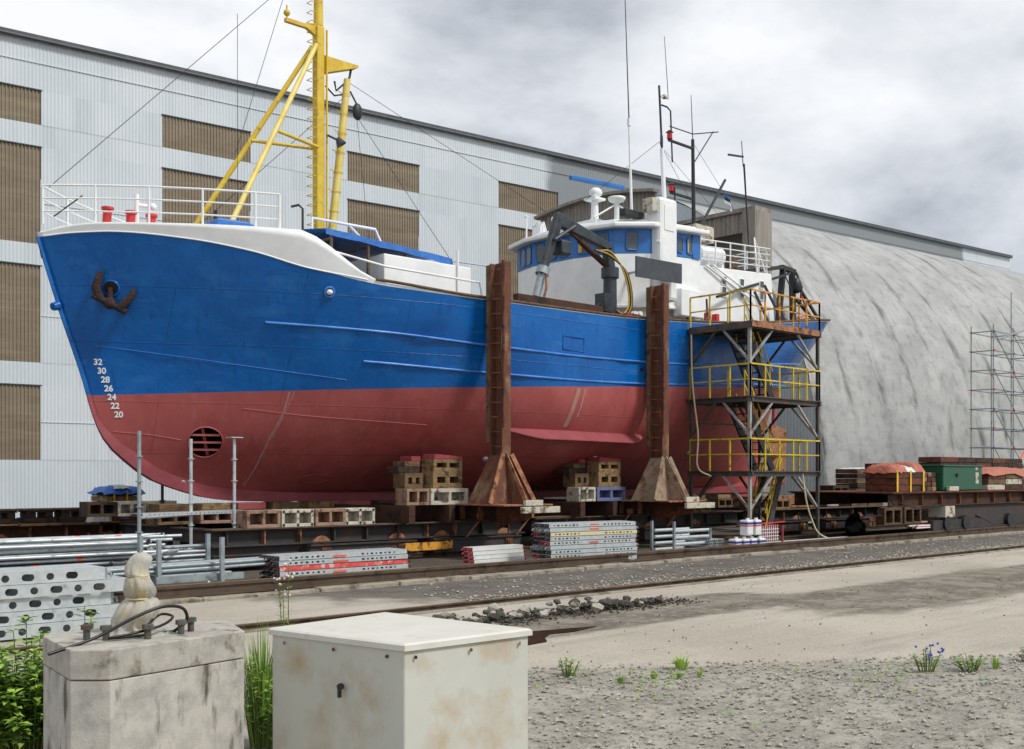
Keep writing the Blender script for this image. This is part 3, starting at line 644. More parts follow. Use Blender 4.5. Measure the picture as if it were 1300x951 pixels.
# thruster grid
ax = Vector((thn.y, -thn.x, 0)).normalized(); az = thn.cross(ax).normalized()
b = MB(); K = 40
ring = [thc+(ax*math.cos(2*math.pi*k/K)+az*math.sin(2*math.pi*k/K))*.41+thn*.0 for k in range(K+1)]
ring = [Vector((p.x, hp(p.x, p.z).y-.005, p.z)) for p in ring]
b.tube(ring, .018, 6); b.build('thruster_ring', 'hull_red', ship)
for dz in (-.2, .0, .2):
    hl = math.sqrt(.4**2-dz**2); p = thc-ax*hl+az*dz; q = thc+ax*hl+az*dz
    p.y = hp(p.x, p.z).y+.03; q.y = hp(q.x, q.z).y+.03
    b = MB(); b.bar(p, q, .05, .05); b.build('thruster_bar', 'hull_red', ship)
p, q = thc+az*.39-ax*.09-thn*.1, thc-az*.39+ax*.09-thn*.1
b = MB(); b.bar(p, q, .07, .05); b.build('thruster_bar', 'hull_red', ship)
# keel and stem bar
prof = [(ip(z, TS), z) for z in [7.50-.25*i for i in range(22)]]
prof = [(t, z) for t, z in prof if z > 2.15]+[(1.5, 2.19), (1.75, 2.04), (2.1, 1.9), (2.5, 1.77), (3.0, 1.63), (3.5, 1.55), (4.0, 1.50), (5, 1.47), (8, 1.46), (14, 1.46), (20, 1.46), (26.9, 1.46)]
b = MB(); V = []; F = []
for i, (t, z) in enumerate(prof):
    t0, z0 = prof[max(i-1, 0)]; t1, z1 = prof[min(i+1, len(prof)-1)]
    d = Vector((t1-t0, z1-z0)).normalized(); n_ = Vector((-d.y, d.x)); n_ = n_ if (n_.x > 0 or n_.y > 0) else -n_
    h_ = .10+.17*min(1, max(0, (3.6-z)/1.2)); wd = .035+.11*min(1, max(0, (3.4-z)/1.0))
    for sy in (-1, 1): V.append((t-n_.x*.03, sy*wd*.8, z-n_.y*.03))
    for sy in (1, -1): V.append((t+n_.x*h_, sy*wd, z+n_.y*h_))
L_ = len(prof)
for i in range(L_-1):
    for k in range(4): F.append((i*4+k, i*4+(k+1) % 4, i*4+4+(k+1) % 4, i*4+4+k))
b.add(V, F+[(0, 1, 2, 3), (L_*4-1, L_*4-2, L_*4-3, L_*4-4)])
kb = b
for zr, nm_, mt_ in (((4.0, 99), 'stem_bar', 'hull_blue'), ((-1, 4.0), 'keel', 'keel_red')):
    q = MB(); fs_ = [f for f in F if zr[0] <= sum(V[i][2] for i in f)/4 < zr[1]]+([(L_*4-1, L_*4-2, L_*4-3, L_*4-4)] if nm_ == 'keel' else [(0, 1, 2, 3)])
    ids = sorted({i for f in fs_ for i in f}); mp_ = {i: k for k, i in enumerate(ids)}; q.add([V[i] for i in ids], [[mp_[i] for i in f] for f in fs_])
    q.build(nm_, mt_, ship)
b = MB(); b.prism([(22.5, -.12, 1.62), (26.9, -.12, 1.62), (27.2, -.12, 3.2), (26.4, -.12, 3.6), (23, -.12, 1.9)], (0, .24, 0)); b.build('skeg', 'hull_red', ship)
b = MB(); b.prism([(27.75, -.06, 1.75), (28.9, -.06, 1.8), (29.0, -.06, 4.0), (27.9, -.06, 4.25)], (0, .12, 0)); rud = b.build('rudder', 'rust_light', ship, bevel=.03)
b = MB(); b.cyl((28.1, 0, 4.1), (28.2, 0, 5.0), .09); b.build('rudder_stock', 'hull_red', rud)
b = MB(); b.cyl((26.9, 0, 2.6), (27.5, 0, 2.6), .16, .1); hub = b.build('propeller', 'rail_top', ship)
for k in range(4):
    a = k*math.pi/2+.4; ca, sa = math.cos(a), math.sin(a)
    q = MB(); q.prism([(27.2, sa*.1, 2.6+ca*.1), (27.1, sa*.45-ca*.25, 2.6+ca*.45+sa*.25), (27.2, sa*.85, 2.6+ca*.85), (27.35, sa*.5+ca*.25, 2.6+ca*.5-sa*.25)], (.04, 0, 0)); q.build('blade', 'rail_top', hub)
# bilge keel
P0 = [(10.3+.36*k) for k in range(16)]
b = MB(); V = []; F = []
for k, t in enumerate(P0):
    z = 3.42-.012*(t-10.3); ext = .42*min(1, .15+k/3)*min(1, .3+(15-k)/2)
    p = hp(t, z); n = hnorm(t, z); o_ = p+Vector((0, -.78, -.62))*ext
    V += [p-n*.02+Vector((0, 0, .02)), p-n*.02-Vector((0, 0, .02)), o_-Vector((0, 0, .012)), o_+Vector((0, 0, .012))]
for k in range(len(P0)-1):
    for j in range(4): F.append((k*4+j, k*4+(j+1) % 4, k*4+4+(j+1) % 4, k*4+4+j))
b.add(V, F+[(0, 1, 2, 3), (len(V)-1, len(V)-2, len(V)-3, len(V)-4)]); b.build('bilge_keel', 'keel_red', ship)
# strakes
def strake(pts, r, mat='strake_blue', n=60, name='rubbing_strake', off=.0):
    b = MB(); t0, t1 = pts[0][0], pts[-1][0]
    b.tube([hp(t, ip(t, pts), off) for t in [t0+(t1-t0)*i/n for i in range(n+1)]], r, 6); return b.build(name, mat, ship)
strake([(3.5, 5.76), (6.2, 5.68), (9.2, 5.54), (12, 5.49), (15.4, 5.53), (20, 5.78), (25, 6.2), (28, 6.5)], .034)
strake([(5.9, 4.96), (9.2, 4.84), (12, 4.81), (15.4, 4.88), (20, 5.14), (25, 5.45), (27, 5.6)], .034)
strake([(.25, 5.12), (1.6, 4.96), (3.2, 4.76), (5.6, 4.50)], .007, off=.004, name='weld_seam')
strake([(.75, 3.15), (1.4, 3.1), (2.2, 2.98)], .012, 'hull_red', 20, 'weld_seam')
strake([(3.4, 3.75), (5.0, 3.6), (8, 3.45)], .010, 'hull_red', 30, 'weld_seam')
strake([(5.8, 6.90), (8.6, 6.76), (13.3, 6.79), (18, 7.0), (21.4, 7.30), (26, 7.86), (29.9, 8.42)], .04, 'trolley_edge', name='bulwark_cap')
strake([(-.85, 7.52), (-.4, 7.59), (.3, 7.63), (1.6, 7.53), (2.9, 7.33), (4.2, 7.03), (5.6, 6.87)], .018, 'white_paint', name='band_seam')
# hull fittings
def ring_on(t, z, r, tr, mat, name, squash=1., ship_=None):
    n = hnorm(t, z); c = hp(t, z); a = Vector((n.y, -n.x, 0)).normalized(); u = n.cross(a).normalized()
    b = MB(); b.tube([c+(a*math.cos(2*math.pi*k/20)+u*math.sin(2*math.pi*k/20)*squash)*r+n*.01 for k in range(21)], tr, 6); return b.build(name, mat, ship), c, n, a, u
o_, c, n, a, u = ring_on(4.75, 6.52, .12, .025, 'strake_blue', 'hawse_ring'); b = MB(); b.sphere(c+n*.02, .085, sq=(1, 1, .8)); b.build('fairlead', 'white_paint', o_)
for (t, z, r, sq) in ((5.9, 2.05, .42, .45), ):
    ring_on(t, z, r, .012, 'keel_red', 'sea_chest', sq)
for t, z in ((10.4, 2.6), (14.4, 2.66), (14.0, 2.42), (2.5, 1.95), (18.5, 2.5), (19.5, 2.9)):
    n = hnorm(t, z); c = hp(t, z); b = MB(); b.cyl(c-n*.02, c+n*.05, .10, .07, n=12); b.build('anode', 'galv', ship)
for t, z in ((15.2, 5.3), (16.1, 5.25)):
    c = hp(t, z); b = MB(); b.cyl(c, c+Vector((0, -.04, 0)), .05, n=10); b.build('scupper', 'black_steel', ship)
b = MB(); P_ = [hp(11.85, 6.02), hp(12.7, 6.0), hp(12.7, 5.62), hp(11.85, 5.64), hp(11.85, 6.02)]
b.tube(P_, .015, 6); b.build('shell_door', 'hull_blue', ship)
def ribbon(pts, wd, mat, name):
    b = MB(); V = []
    for t, z in pts: V += [hp(t-wd/2, z, .004), hp(t+wd/2, z, .004)]
    b.add(V, [(2*i, 2*i+1, 2*i+3, 2*i+2) for i in range(len(pts)-1)], True); b.build(name, mat, ship)
M('paint_run', 'b78486', 'a4686a', rough=.5, scale=9, stretch=(1, 1, .2), bump=0); M('paint_run_tan', 'b08a78', 'a06a62', rough=.6, scale=9, stretch=(1, 1, .2), bump=0)
ribbon([(4.35-.012*k+.03*math.sin(k*.4), 4.17-.1*k) for k in range(24)], .05, 'paint_run', 'paint_run'); ribbon([(4.46-.02*k, 4.17-.1*k) for k in range(12)], .025, 'paint_run', 'paint_run')
ribbon([(12.55-.015*k-.05*math.sin(k*.2), 4.60-.1*k) for k in range(12)], .16, 'paint_run_tan', 'paint_run'); ribbon([(12.8-.015*k, 4.60-.1*k) for k in range(9)], .06, 'paint_run', 'paint_run')
# draft marks
for k, num in enumerate((32, 30, 28, 26, 24, 22, 20)):
    z = 1.46+num/10+.03; t = ip(z, TS)+.36+.02*k; n = hnorm(t, z); c = hp(t, z, .012)
    a = Vector((-n.y, n.x, 0)).normalized(); u = n.cross(a).normalized()
    if u.z < 0: u = -u
    if a.x < 0: a = -a
    a = u.cross(n)
    M4 = Matrix(((a.x, u.x, n.x, c.x), (a.y, u.y, n.y, c.y), (a.z, u.z, n.z, c.z), (0, 0, 0, 1)))
    text_mesh('draft_mark', str(num), .195, 'white_paint', ship, M4)
# anchor
t, z = .42, 6.32; n = hnorm(t, z); c = hp(t, z); a = Vector((-n.y, n.x, 0)).normalized(); u = n.cross(a).normalized(); u = u if u.z > 0 else -u
a = a if a.x > 0 else -a
def A(i, j, k): return c+a*i+u*j+n*k
b = MB(); b.tube([A(0, .12, .1), A(0, -.2, .14), A(.0, -.32, .2)], [.06, .08, .09], 8)
b.cyl(A(-.36, -.05, .22), A(.36, -.42, .22), .075, n=8)
b.tube([A(-.22, -.12, .2), A(-.28, .12, .2), A(-.2, .38, .12), A(-.13, .5, .1)], [.11, .10, .08, .03], 8)
b.tube([A(.2, -.34, .2), A(.38, -.2, .2), A(.52, .0, .12), A(.55, .12, .1)], [.11, .10, .08, .03], 8)
b.sphere(A(0, -.23, .2), .14); anc = b.build('anchor', 'anchor_iron', ship)
ring_on(.42, 6.4, .17, .03, 'hull_blue', 'hawse_ring')
b = MB(); b.cyl(A(0, .1, .02), A(0, .1, .05), .15, n=16); b.build('hawse_pipe', 'dark_void', ship)
c2 = Vector((ip(6.0, TS)-.02, -.02, 6.0)); b = MB(); b.cyl(c2, c2+Vector((-.14, -.05, -.05)), .11, .09, n=12); b.build('towing_eye', 'hull_blue', ship)

# forecastle railing
def railing(name, path, h, nr, mat, parent, step=1.1, r=.024, rp=.028, zf=None):
    P = [Vector(p) for p in path]; root = None
    for k in range(nr):
        hh = h*(1-k/nr); b = MB(); b.tube([p+Vector((0, 0, hh)) for p in P], r if k == 0 else r*.8, 6)
        if root is None: root = b.build(name, mat, parent)
        else: b.build('rail', mat, root)
    d = 0.; nxt = 0.
    for p, q in zip(P[:-1], P[1:]):
        L = (q-p).length
        while nxt <= d+L+1e-6:
            f = p+(q-p)*((nxt-d)/L); b = MB(); b.cyl(f, f+Vector((0, 0, h)), rp, n=6); b.build('stanchion', mat, root); nxt += step
        d += L
    b = MB(); b.cyl(P[-1], P[-1]+Vector((0, 0, h)), rp*1.3, n=6); b.build('stanchion', mat, root)
    return root
def edge(t, side, inset, z): return Vector((t, side*max(0, hw(t, 7.7)-inset), z))
railing('bow_railing', [edge(t, -1, .12, 7.80) for t in (-.85, -.7, -.5, -.2, .4, 1.1, 1.9, 2.7, 3.5)], .88, 3, 'white_paint', ship, 1.18)
railing('bow_railing', [edge(t, 1, .12, 7.80) for t in (-.85, -.7, -.5, -.2, .4, 1.1, 1.9, 2.7, 3.5, 4.3)], .88, 3, 'white_paint', ship, 1.18)
railing('bow_railing', [(4.4, .2, 7.85), (3.9, 1.3, 7.85), (3.8, 2.6, 7.85)], .8, 3, 'white_paint', ship, .8)
b = MB(); b.cyl((1.1, -.6, 7.4), (1.1, -.6, 8.7), .06, n=8); b.cyl((1.1, -.6, 8.45), (1.5, -.7, 8.45), .05); b.sphere((1.45, -.7, 8.45), .09); b.build('bow_lamp_post', 'white_paint', ship)
for x in (.3, .85, 1.35):
    b = MB(); b.cyl((x, -.75, 7.5), (x+.03, -.78, 8.22), .09, .1, n=10); b.cyl((x+.03, -.78, 8.18), (x+.03, -.78, 8.24), .14, n=10); b.build('mooring_bollard', 'paint_red', ship)
b = MB(); b.box(1.9, 2.7, .1, .9, 7.3, 8.1); b.cyl((2.0, -.3, 7.9), (2.0, 1.2, 7.9), .22); b.cyl((2.5, -.3, 8.0), (2.5, .9, 8.0), .14); b.build('anchor_windlass', 'crane_grey', ship, bevel=.03)
b = MB(); b.prism([(2.5, -1.7, 7.8), (2.6, -1.7, 8.22), (3.4, -1.7, 8.24), (3.9, -1.7, 8.12), (4.2, -1.7, 7.9)], (0, 2.4, 0)); b.build('hatch_cover', 'tarp_blue', ship, bevel=.05)
b = MB(); b.tube([(4.35, -2.6, 7.6), (4.35, -2.6, 8.55), (4.3, -2.5, 8.65), (4.15, -2.4, 8.6)], .03, 6); b.build('vent_pipe', 'black_steel', ship)
b = MB(); b.tube([(3.6, .3, 7.6), (3.6, .3, 8.9)], .045, 6); b.build('vent_pipe', 'black_steel', ship)
b = MB(); b.bar((-.7, -.3, 7.95), (-.1, -.4, 8.5), .05, .03); b.build('jack_brace', 'black_steel', ship)
# rounded white whaleback over the forecastle
b = MB(); V = []; F = []; cols_ = [(-.9), -.5, 0, .6, 1.3, 2.0, 2.8, 3.5, 4.1, 4.6, 5.0]
for t in cols_:
    e = hw(t, ip(t, TOPW)-.01)-.1; zt = ip(t, TOPW)
    for k in range(13):
        f = -1+2*k/12; V.append((t, f*max(e, 0), zt+.02-.02*abs(f)+.14*(1-f*f)*min(1, (t+.9)/1.5)))
for i in range(len(cols_)-1):
    for k in range(12): F.append((i*13+k, i*13+k+1, (i+1)*13+k+1, (i+1)*13+k))
b.add(V, F, True); b.build('whaleback', 'white_paint', ship)

# foremast and derrick
b = MB(); b.box(6.36, 6.61, -.13, .13, 6.2, 14.3); mast = b.build('foremast', 'yellow_paint', ship, bevel=.04)
b = MB(); b.cyl((6.48, 0, 14.3), (6.48, 0, 17.5), .13, .10, n=12); b.build('topmast', 'yellow_paint', mast)
for k in range(24):
    z = 8.9+k*.26; b = MB(); b.tube([(6.34, .1, z), (6.18, .1, z), (6.18, -.12, z), (6.34, -.12, z)], .012, 4); b.build('step', 'yellow_paint', mast)
b = MB(); b.bar((6.64, -.17, 8), (6.64, -.17, 14.2), .05, .04); b.build('edge_channel', 'yellow_paint', mast)
legs_top = Vector((6.35, 0, 13.75))
LP, LS = Vector((3.0, -1.3, 7.9)), Vector((3.05, 1.3, 7.9))
b = MB(); b.cyl(LP, legs_top+Vector((0, -.1, 0)), .07, n=10); b.build('mast_leg', 'pale_yellow', mast)
b = MB(); b.cyl(LS, legs_top+Vector((0, .1, 0)), .07, n=10); b.build('mast_leg', 'yellow_paint', mast)
for L0, y_ in ((LP, -.1), (LS, .1)):
    p = L0+(legs_top-L0)*.53; b = MB(); b.cyl(p, (6.4, y_, 11.0), .048, n=8); b.build('cross_strut', 'yellow_paint', mast)
b = MB(); b.prism([(6.6, -.14, 13.52), (6.6, -.14, 13.05), (7.0, -.14, 13.2), (7.7, -.14, 13.46), (7.7, -.14, 13.52)], (0, .28, 0)); b.build('crosstree', 'yellow_paint', mast)
b = MB(); b.prism([(6.4, -.06, 14.35), (6.4, -.06, 14.0), (6.1, -.06, 14.15), (5.45, -.06, 14.15), (5.45, -.06, 14.25), (6.0, -.06, 14.25)], (0, .12, 0)); b.sphere((5.5, 0, 14.4), .09); b.cyl((5.5, 0, 14.25), (5.5, 0, 14.6), .02); b.build('lamp_bracket', 'yellow_paint', mast)
b = MB(); b.cyl((6.64, -.2, 11.35), (6.9, -.3, 11.25), .03); b.cyl((6.9, -.3, 11.3), (6.98, -.36, 11.12), .06, .15, n=10); b.build('floodlight', 'crane_grey', mast)
b = MB(); b.cyl((6.75, -.05, 7.6), (7.35, -.1, 13.05), .125, .095, n=12); der = b.build('derrick_boom', 'pale_yellow', ship)
for k in range(8):
    p = Vector((6.75, -.05, 7.6)).lerp(Vector((7.35, -.1, 13.05)), .22+k*.1); b = MB()
    b.tube([p+Vector((math.cos(a)*.137, math.sin(a)*.137, 0)) for a in [2*math.pi*i/10 for i in range(11)]], .008, 4); b.tube([p+Vector((-.14, -.05, 0)), p+Vector((-.32, -.1, .02))], .013, 4); b.build('step', 'yellow_paint', der)
b = MB(); b.tube([(7.0, 0, 12.95), (7.05, 0, 12.7), (7.3, -.05, 12.95)], .03, 5); b.tube([(7.55, 0, 13.45), (7.5, 0, 13.2), (7.4, -.05, 13.0)], .035, 5); b.tube([(6.7, 0, 12.75), (7.0, 0, 12.55), (7.3, -.05, 12.65)], .025, 5); b.build('chain', 'black_steel', der)
b = MB(); b.sphere((7.62, -.2, 12.2), .2, sq=(.8, .5, 1.2)); b.cyl((7.45, -.1, 12.75), (7.6, -.2, 12.4), .025); b.build('pulley_block', 'black_steel', der)
# rigging
def wire(p, q, r=.008, mat='fastening', sag=.0):
    P = [Vector(p).lerp(Vector(q), i/8)-Vector((0, 0, sag*4*(i/8)*(1-i/8))) for i in range(9)]
    b = MB(); b.tube(P, r, 4); b.build('stay_wire', mat, ship)
wire((7.35, -.1, 13.0), (14.6, -1.2, 10.1)); wire((7.62, -.2, 12.05), (10.0, -1.5, 8.1)); wire((7.6, -.2, 12.05), (8.0, -.3, 8.2))
wire((6.3, 0, 16.0), (-.7, 0, 8.66)); wire((7.3, -.1, 12.6), (3.5, 1.9, 8.4)); wire((4.1, .1, 8.6), (4.1, .1, 14.0)); wire((4.0, .0, 10.4), (6.0, .05, 16.6))

# white house, canopy and handrails abaft the mast
b = MB(); b.box(6.55, 9.45, -2.9, 2.9, 6.1, 7.74); b.box(8.2, 9.2, -2.4, .5, 7.7, 7.86); dh = b.build('fore_deckhouse', 'white_paint', ship, bevel=.03)
b = MB(); b.cyl((8.95, -2.93, 6.3), (8.95, -2.93, 8.15), .035, n=6); b.build('pipe', 'white_paint', dh)
b = MB(); V = []; F = []
for i in range(13):
    t = 4.9+4.0*i/12; zz = 8.14-.055*(t-4.9)-.008*math.sin(i*1.7)
    for k in range(7):
        f = k/6; V.append((t, -2.75+5.2*f, zz+.25*math.sin(math.pi*f)))
for i in range(12):
    for k in range(6): F.append((i*7+k, i*7+k+1, i*7+8+k, i*7+7+k))
b.add(V, F, True); V2 = []
for i in range(13):
    v = V[i*7]; V2 += [(v[0], v[1]-.01, v[2]+.02), (v[0], v[1]-.02, v[2]-.13-.015*math.sin(i*.9)**2-(.08*max(0, i-9)/3))]
b.add(V2, [(i*2, i*2+1, i*2+3, i*2+2) for i in range(12)], True); b.build('canopy', 'tarp_blue', ship)
for t in (5.1, 6.2, 7.4):
    b = MB(); b.bar((t, -2.7, 6.3), (t, -2.7, 8.02-.055*(t-4.9)), .06); b.bar((t, -2.7, 7.95-.055*(t-4.9)), (t, 2.4, 7.95-.055*(t-4.9)), .05); b.build('canopy_post', 'trolley_edge', ship)
b = MB(); b.cyl((5.5, -2.3, 6.7), (5.5, -.8, 6.7), .32, n=14); b.cyl((5.5, -2.4, 6.7), (5.5, -2.3, 6.7), .5, n=14); b.cyl((6.1, -2.4, 6.85), (6.1, -.5, 6.85), .2, n=12); b.box(5.1, 6.4, -2.2, -.4, 6.1, 6.5)
b.build('deck_winch', 'crane_grey', ship)
b = MB(); b.box(4.6, 6.5, .2, 2.6, 6.2, 8.0); b.build('store_locker', 'timber_old', ship)
b = MB(); b.tube([hp(4.6, 7.0, -.15)+Vector((0, 0, .55)), (6.2, -3.45, 7.28), (9.0, -3.75, 7.18), (9.1, -3.75, 6.75)], .03, 6); b.build('bulwark_handrail', 'white_paint', ship)
b = MB(); b.tube([(6.1, -.3, 7.8), (6.1, -.3, 9.0), (8.0, -.5, 8.95), (8.35, -.6, 8.2)], .045, 6); b.tube([(7.2, -.4, 8.95), (8.0, -.5, 8.3)], .04, 6); b.tube([(6.15, -.3, 8.5), (7.9, -.5, 8.45)], .03, 6); b.build('ladder_handrail', 'white_paint', ship)
b = MB(); b.box(10.2, 13.6, -3.95, -3.75, 6.70, 7.02); b.build('hatch_coaming', 'rust_dark', ship, bevel=.02)

# ------------------------------------------------------------------ wheelhouse (its lines run parallel to the waterline)
def tz(x, z): return z+.055*(x-16)
PORT = [(16.9, -2.9), (15.9, -2.3), (15.45, -.9), (15.45, .9), (15.9, 2.1), (16.9, 2.7)]
PLAN = [(19.5, -2.9)]+PORT+[(19.5, 2.7)]
def offs(pl, d):
    cx, cy = 18., -.1; o = []
    for x, y in pl:
        v = Vector((x-cx, y-cy)); v = v+v.normalized()*d; o.append((cx+v.x, cy+v.y))
    return o
def shell(pl, z0, z1, mat, name, parent, bevel=0.):
    b = MB(); n = len(pl); V = [(x, y, tz(x, z0)) for x, y in pl]+[(x, y, tz(x, z1)) for x, y in pl]
    b.add(V, [list(range(n))[::-1], list(range(n, 2*n))]+[(i, (i+1) % n, n+(i+1) % n, n+i) for i in range(n)])
    return b.build(name, mat, parent, bevel)
wheel = shell(PLAN, 7.45, 9.12, 'white_paint', 'wheelhouse', ship, .02)
shell(offs(PLAN, -.35), 6.0, 7.5, 'white_paint', 'lower_house', ship)
shell(offs(PLAN, .05), 7.40, 7.50, 'white_paint', 'skirt', wheel, .02)
band = shell(offs(PLAN, .012), 9.12, 9.90, 'panel_blue', 'window_band', wheel)
shell(offs(PLAN, .34), 9.90, 10.06, 'white_paint', 'roof_brim', wheel, .05)
shell(offs(PLAN, -.1), 10.06, 10.22, 'white_paint', 'roof', wheel, .07)
def win_on(p, q, f, wd, z0, z1, parent, yellow=False):
    p, q = Vector((p[0], p[1], 0)), Vector((q[0], q[1], 0)); d = (q-p).normalized(); n = Vector((d.y, -d.x, 0))
    c = p.lerp(q, f)
    cc = Vector((18, -.1, 0))
    if n.dot(c-cc) < 0: n = -n
    zz = tz(c.x, 0)
    def pt(u, v, k): r = c+d*u+n*k; return Vector((r.x, r.y, zz+v))
    h = wd/2; rd = .05
    poly = [(-h+rd, z0), (h-rd, z0), (h, z0+rd), (h, z1-rd), (h-rd, z1), (-h+rd, z1), (-h, z1-rd), (-h, z0+rd)]
    b = MB(); b.tube([pt(u, v, .02) for u, v in poly+poly[:1]], .022, 6); w_ = b.build('window', 'panel_blue', parent)
    b = MB(); b.prism([pt(u, v, .006) for u, v in poly], n*.012); b.build('pane', 'glass', w_)
    if yellow:
        b = MB(); b.prism([pt(u, v, .019) for u, v in ((h*.3, z0+.05), (h-.02, z0+.05), (h-.02, z1-.03), (h*.3, z1-.03))], n*.004); b.build('blind', 'cream_blind', w_)
OB = offs(PLAN, .012); PB = OB[1:7]
for i, ff in ((0, (.5,)), (1, (.28, .72)), (2, (.2, .5, .8)), (3, (.25, .62)), (4, (.3, .7))):
    for f in ff: win_on(PB[i], PB[i+1], f, .40 if i else .40, 9.22, 9.80, band, yellow=(i == 1 and f > .5))
for x in (18.4, ): win_on(OB[0], OB[1], (19.5-x)/2.6, .3, 9.26, 9.74, band)
win_on(OB[0], OB[1], (19.5-18.9)/2.6, .26, 9.24, 9.76, band, True)
b = MB(); b.box(19.05, 19.45, -2.945, -2.92, tz(19.5, 9.1), tz(19.5, 9.9)); b.build('door_panel', 'panel_blue', band)
# casing on the port side with its lamps
b = MB(); b.box(17.0, 17.9, -3.25, -2.55, tz(17.5, 7.6), 10.95); cas = b.build('exhaust_casing', 'white_paint', wheel, bevel=.12)
b = MB(); b.box(16.74, 16.99, -3.15, -2.75, 10.45, 10.88); b.build('light_box', 'block_white', cas, bevel=.02)
b = MB(); b.cyl((16.98, -3.2, 9.5), (16.82, -3.3, 9.5), .05); b.build('bracket', 'white_paint', cas)
b = MB(); b.box(17.2, 17.7, -3.27, -3.252, 9.9, 10.7); b.build('access_plate', 'white_paint', cas)
b = MB(); b.box(15.9, 16.6, -2.75, -2.5, 10.24, 10.48); b.cyl((16.6, -2.62, 10.38), (16.8, -2.62, 10.38), .13); b.build('horn_unit', 'black_steel', wheel, bevel=.04)
# grey name board cover
b = MB(); nb = [(15.45, -3.6, 8.16), (17.65, -3.6, 8.2), (17.65, -3.6, 8.82), (15.45, -3.6, 8.78)]; b.prism(nb, (0, .05, 0)); brd = b.build('name_board', 'dark_board', ship)
for xb_ in (16.3, 17.4):
    b = MB(); b.bar((xb_, -3.55, 8.5), (xb_, -2.4, 8.5), .06); b.build('board_bracket', 'galv_dull', brd)
b = MB(); b.box(18.2, 19.4, -3.15, -2.8, 7.3, 8.2); b.build('vent_box', 'white_paint', ship, bevel=.04)
b = MB(); b.tube(smooth([(18.7, -2.75, 7.5), (18.85, -3.0, 7.2), (19.3, -3.15, 7.15), (19.6, -3.1, 7.4), (19.65, -3.05, 8.0)]), .035, 6); b.build('hose', 'cable_black', ship)
b = MB(); b.cyl((15.9, -2.95, 7.1), (15.9, -3.2, 7.1), .1); b.cyl((16.2, -2.9, 7.15), (16.2, -3.15, 7.15), .08); b.cyl((17.6, -2.7, 7.05), (17.6, -3.0, 7.05), .07); b.build('valve', 'white_paint', ship)
# roof equipment
b = MB(); b.cyl((16.3, -1.1, 10.1), (16.3, -1.1, 11.1), .14, .11, n=10); b.box(16.05, 16.55, -1.35, -.85, 11.05, 11.12); b.box(15.8, 16.9, -1.6, -.6, 10.18, 10.32); rs = b.build('radar_pedestal', 'white_paint', wheel)
b = MB(); b.sphere((16.35, -1.1, 11.32), .21, sq=(1.1, 1, .8)); b.build('radar_gearbox', 'white_paint', rs)
b = MB(); b.bar((15.2, -1.05, 11.62), (17.65, -1.15, 11.70), .14, .16); b.build('radar_scanner', 'panel_blue', rs, bevel=.04)
b = MB(); b.cyl((16.3, -2.05, 10.2), (16.3, -2.05, 10.85), .08); b.lathe((16.3, -2.05, 10.8), [(.1, 0), (.24, .06), (.28, .12), (.28, .18), (.05, .21)]); dm = b.build('satellite_dome', 'white_paint', wheel)
for q in ((15.3, -2.0, 10.2), (17.6, -2.2, 10.25), (16.0, -.6, 10.2)):
    b = MB(); b.cyl((16.3, -2.05, 10.78), q, .025, n=6); b.build('brace', 'white_paint', dm)
b = MB(); b.tube([(15.9, 1.3, 10.15), (15.85, 1.3, 10.55), (15.85, .8, 10.6), (15.9, .7, 10.2)], .03, 6); b.box(15.75, 16.0, .85, 1.25, 10.2, 10.5); b.cyl((15.9, 1.05, 10.5), (15.9, 1.05, 10.62), .14, n=12); b.build('searchlight', 'white_paint', wheel)
b = MB(); b.cyl((15.7, .15, 10.1), (15.7, .15, 10.5), .05); b.sphere((15.7, .15, 10.56), .11); b.build('gps_antenna', 'white_paint', wheel)
b = MB(); b.cyl((16.1, 1.9, 10.05), (16.1, 1.9, 11.0), .03); b.sphere((16.1, 1.9, 11.02), .07, sq=(1, 1, .5)); b.build('gps_antenna', 'white_paint', wheel)
def whip(p, q, r0, r1, mat, name='whip_antenna', joints=()):
    b = MB(); b.cyl(p, q, r0, r1, n=6)
    for f in joints: c_ = Vector(p).lerp(Vector(q), f); b.cyl(c_-Vector((0, 0, .12)), c_+Vector((0, 0, .12)), r0*1.3, n=6)
    return b.build(name, mat, ship)
whip((17.1, -2.0, 10.2), (16.95, -2.0, 13.6), .05, .035, 'white_paint', joints=(.98,)); whip((16.95, -2.0, 13.6), (16.72, -2.0, 18.2), .022, .012, 'crane_grey')
whip((19.2, -1.7, 10.2), (19.1, -1.6, 13.2), .085, .075, 'white_paint'); whip((19.1, -1.6, 13.2), (18.95, -1.6, 15.3), .04, .04, 'crane_grey', joints=(.1, .15)); whip((19.5, -1.55, 15.0), (19.35, -1.5, 17.1), .014, .01, 'crane_grey')
b = MB(); b.bar((18.97, -1.6, 14.95), (19.5, -1.55, 15.0), .05); b.sphere((19.25, -1.58, 15.0), .09); b.build('antenna_arm', 'block_white', ship)
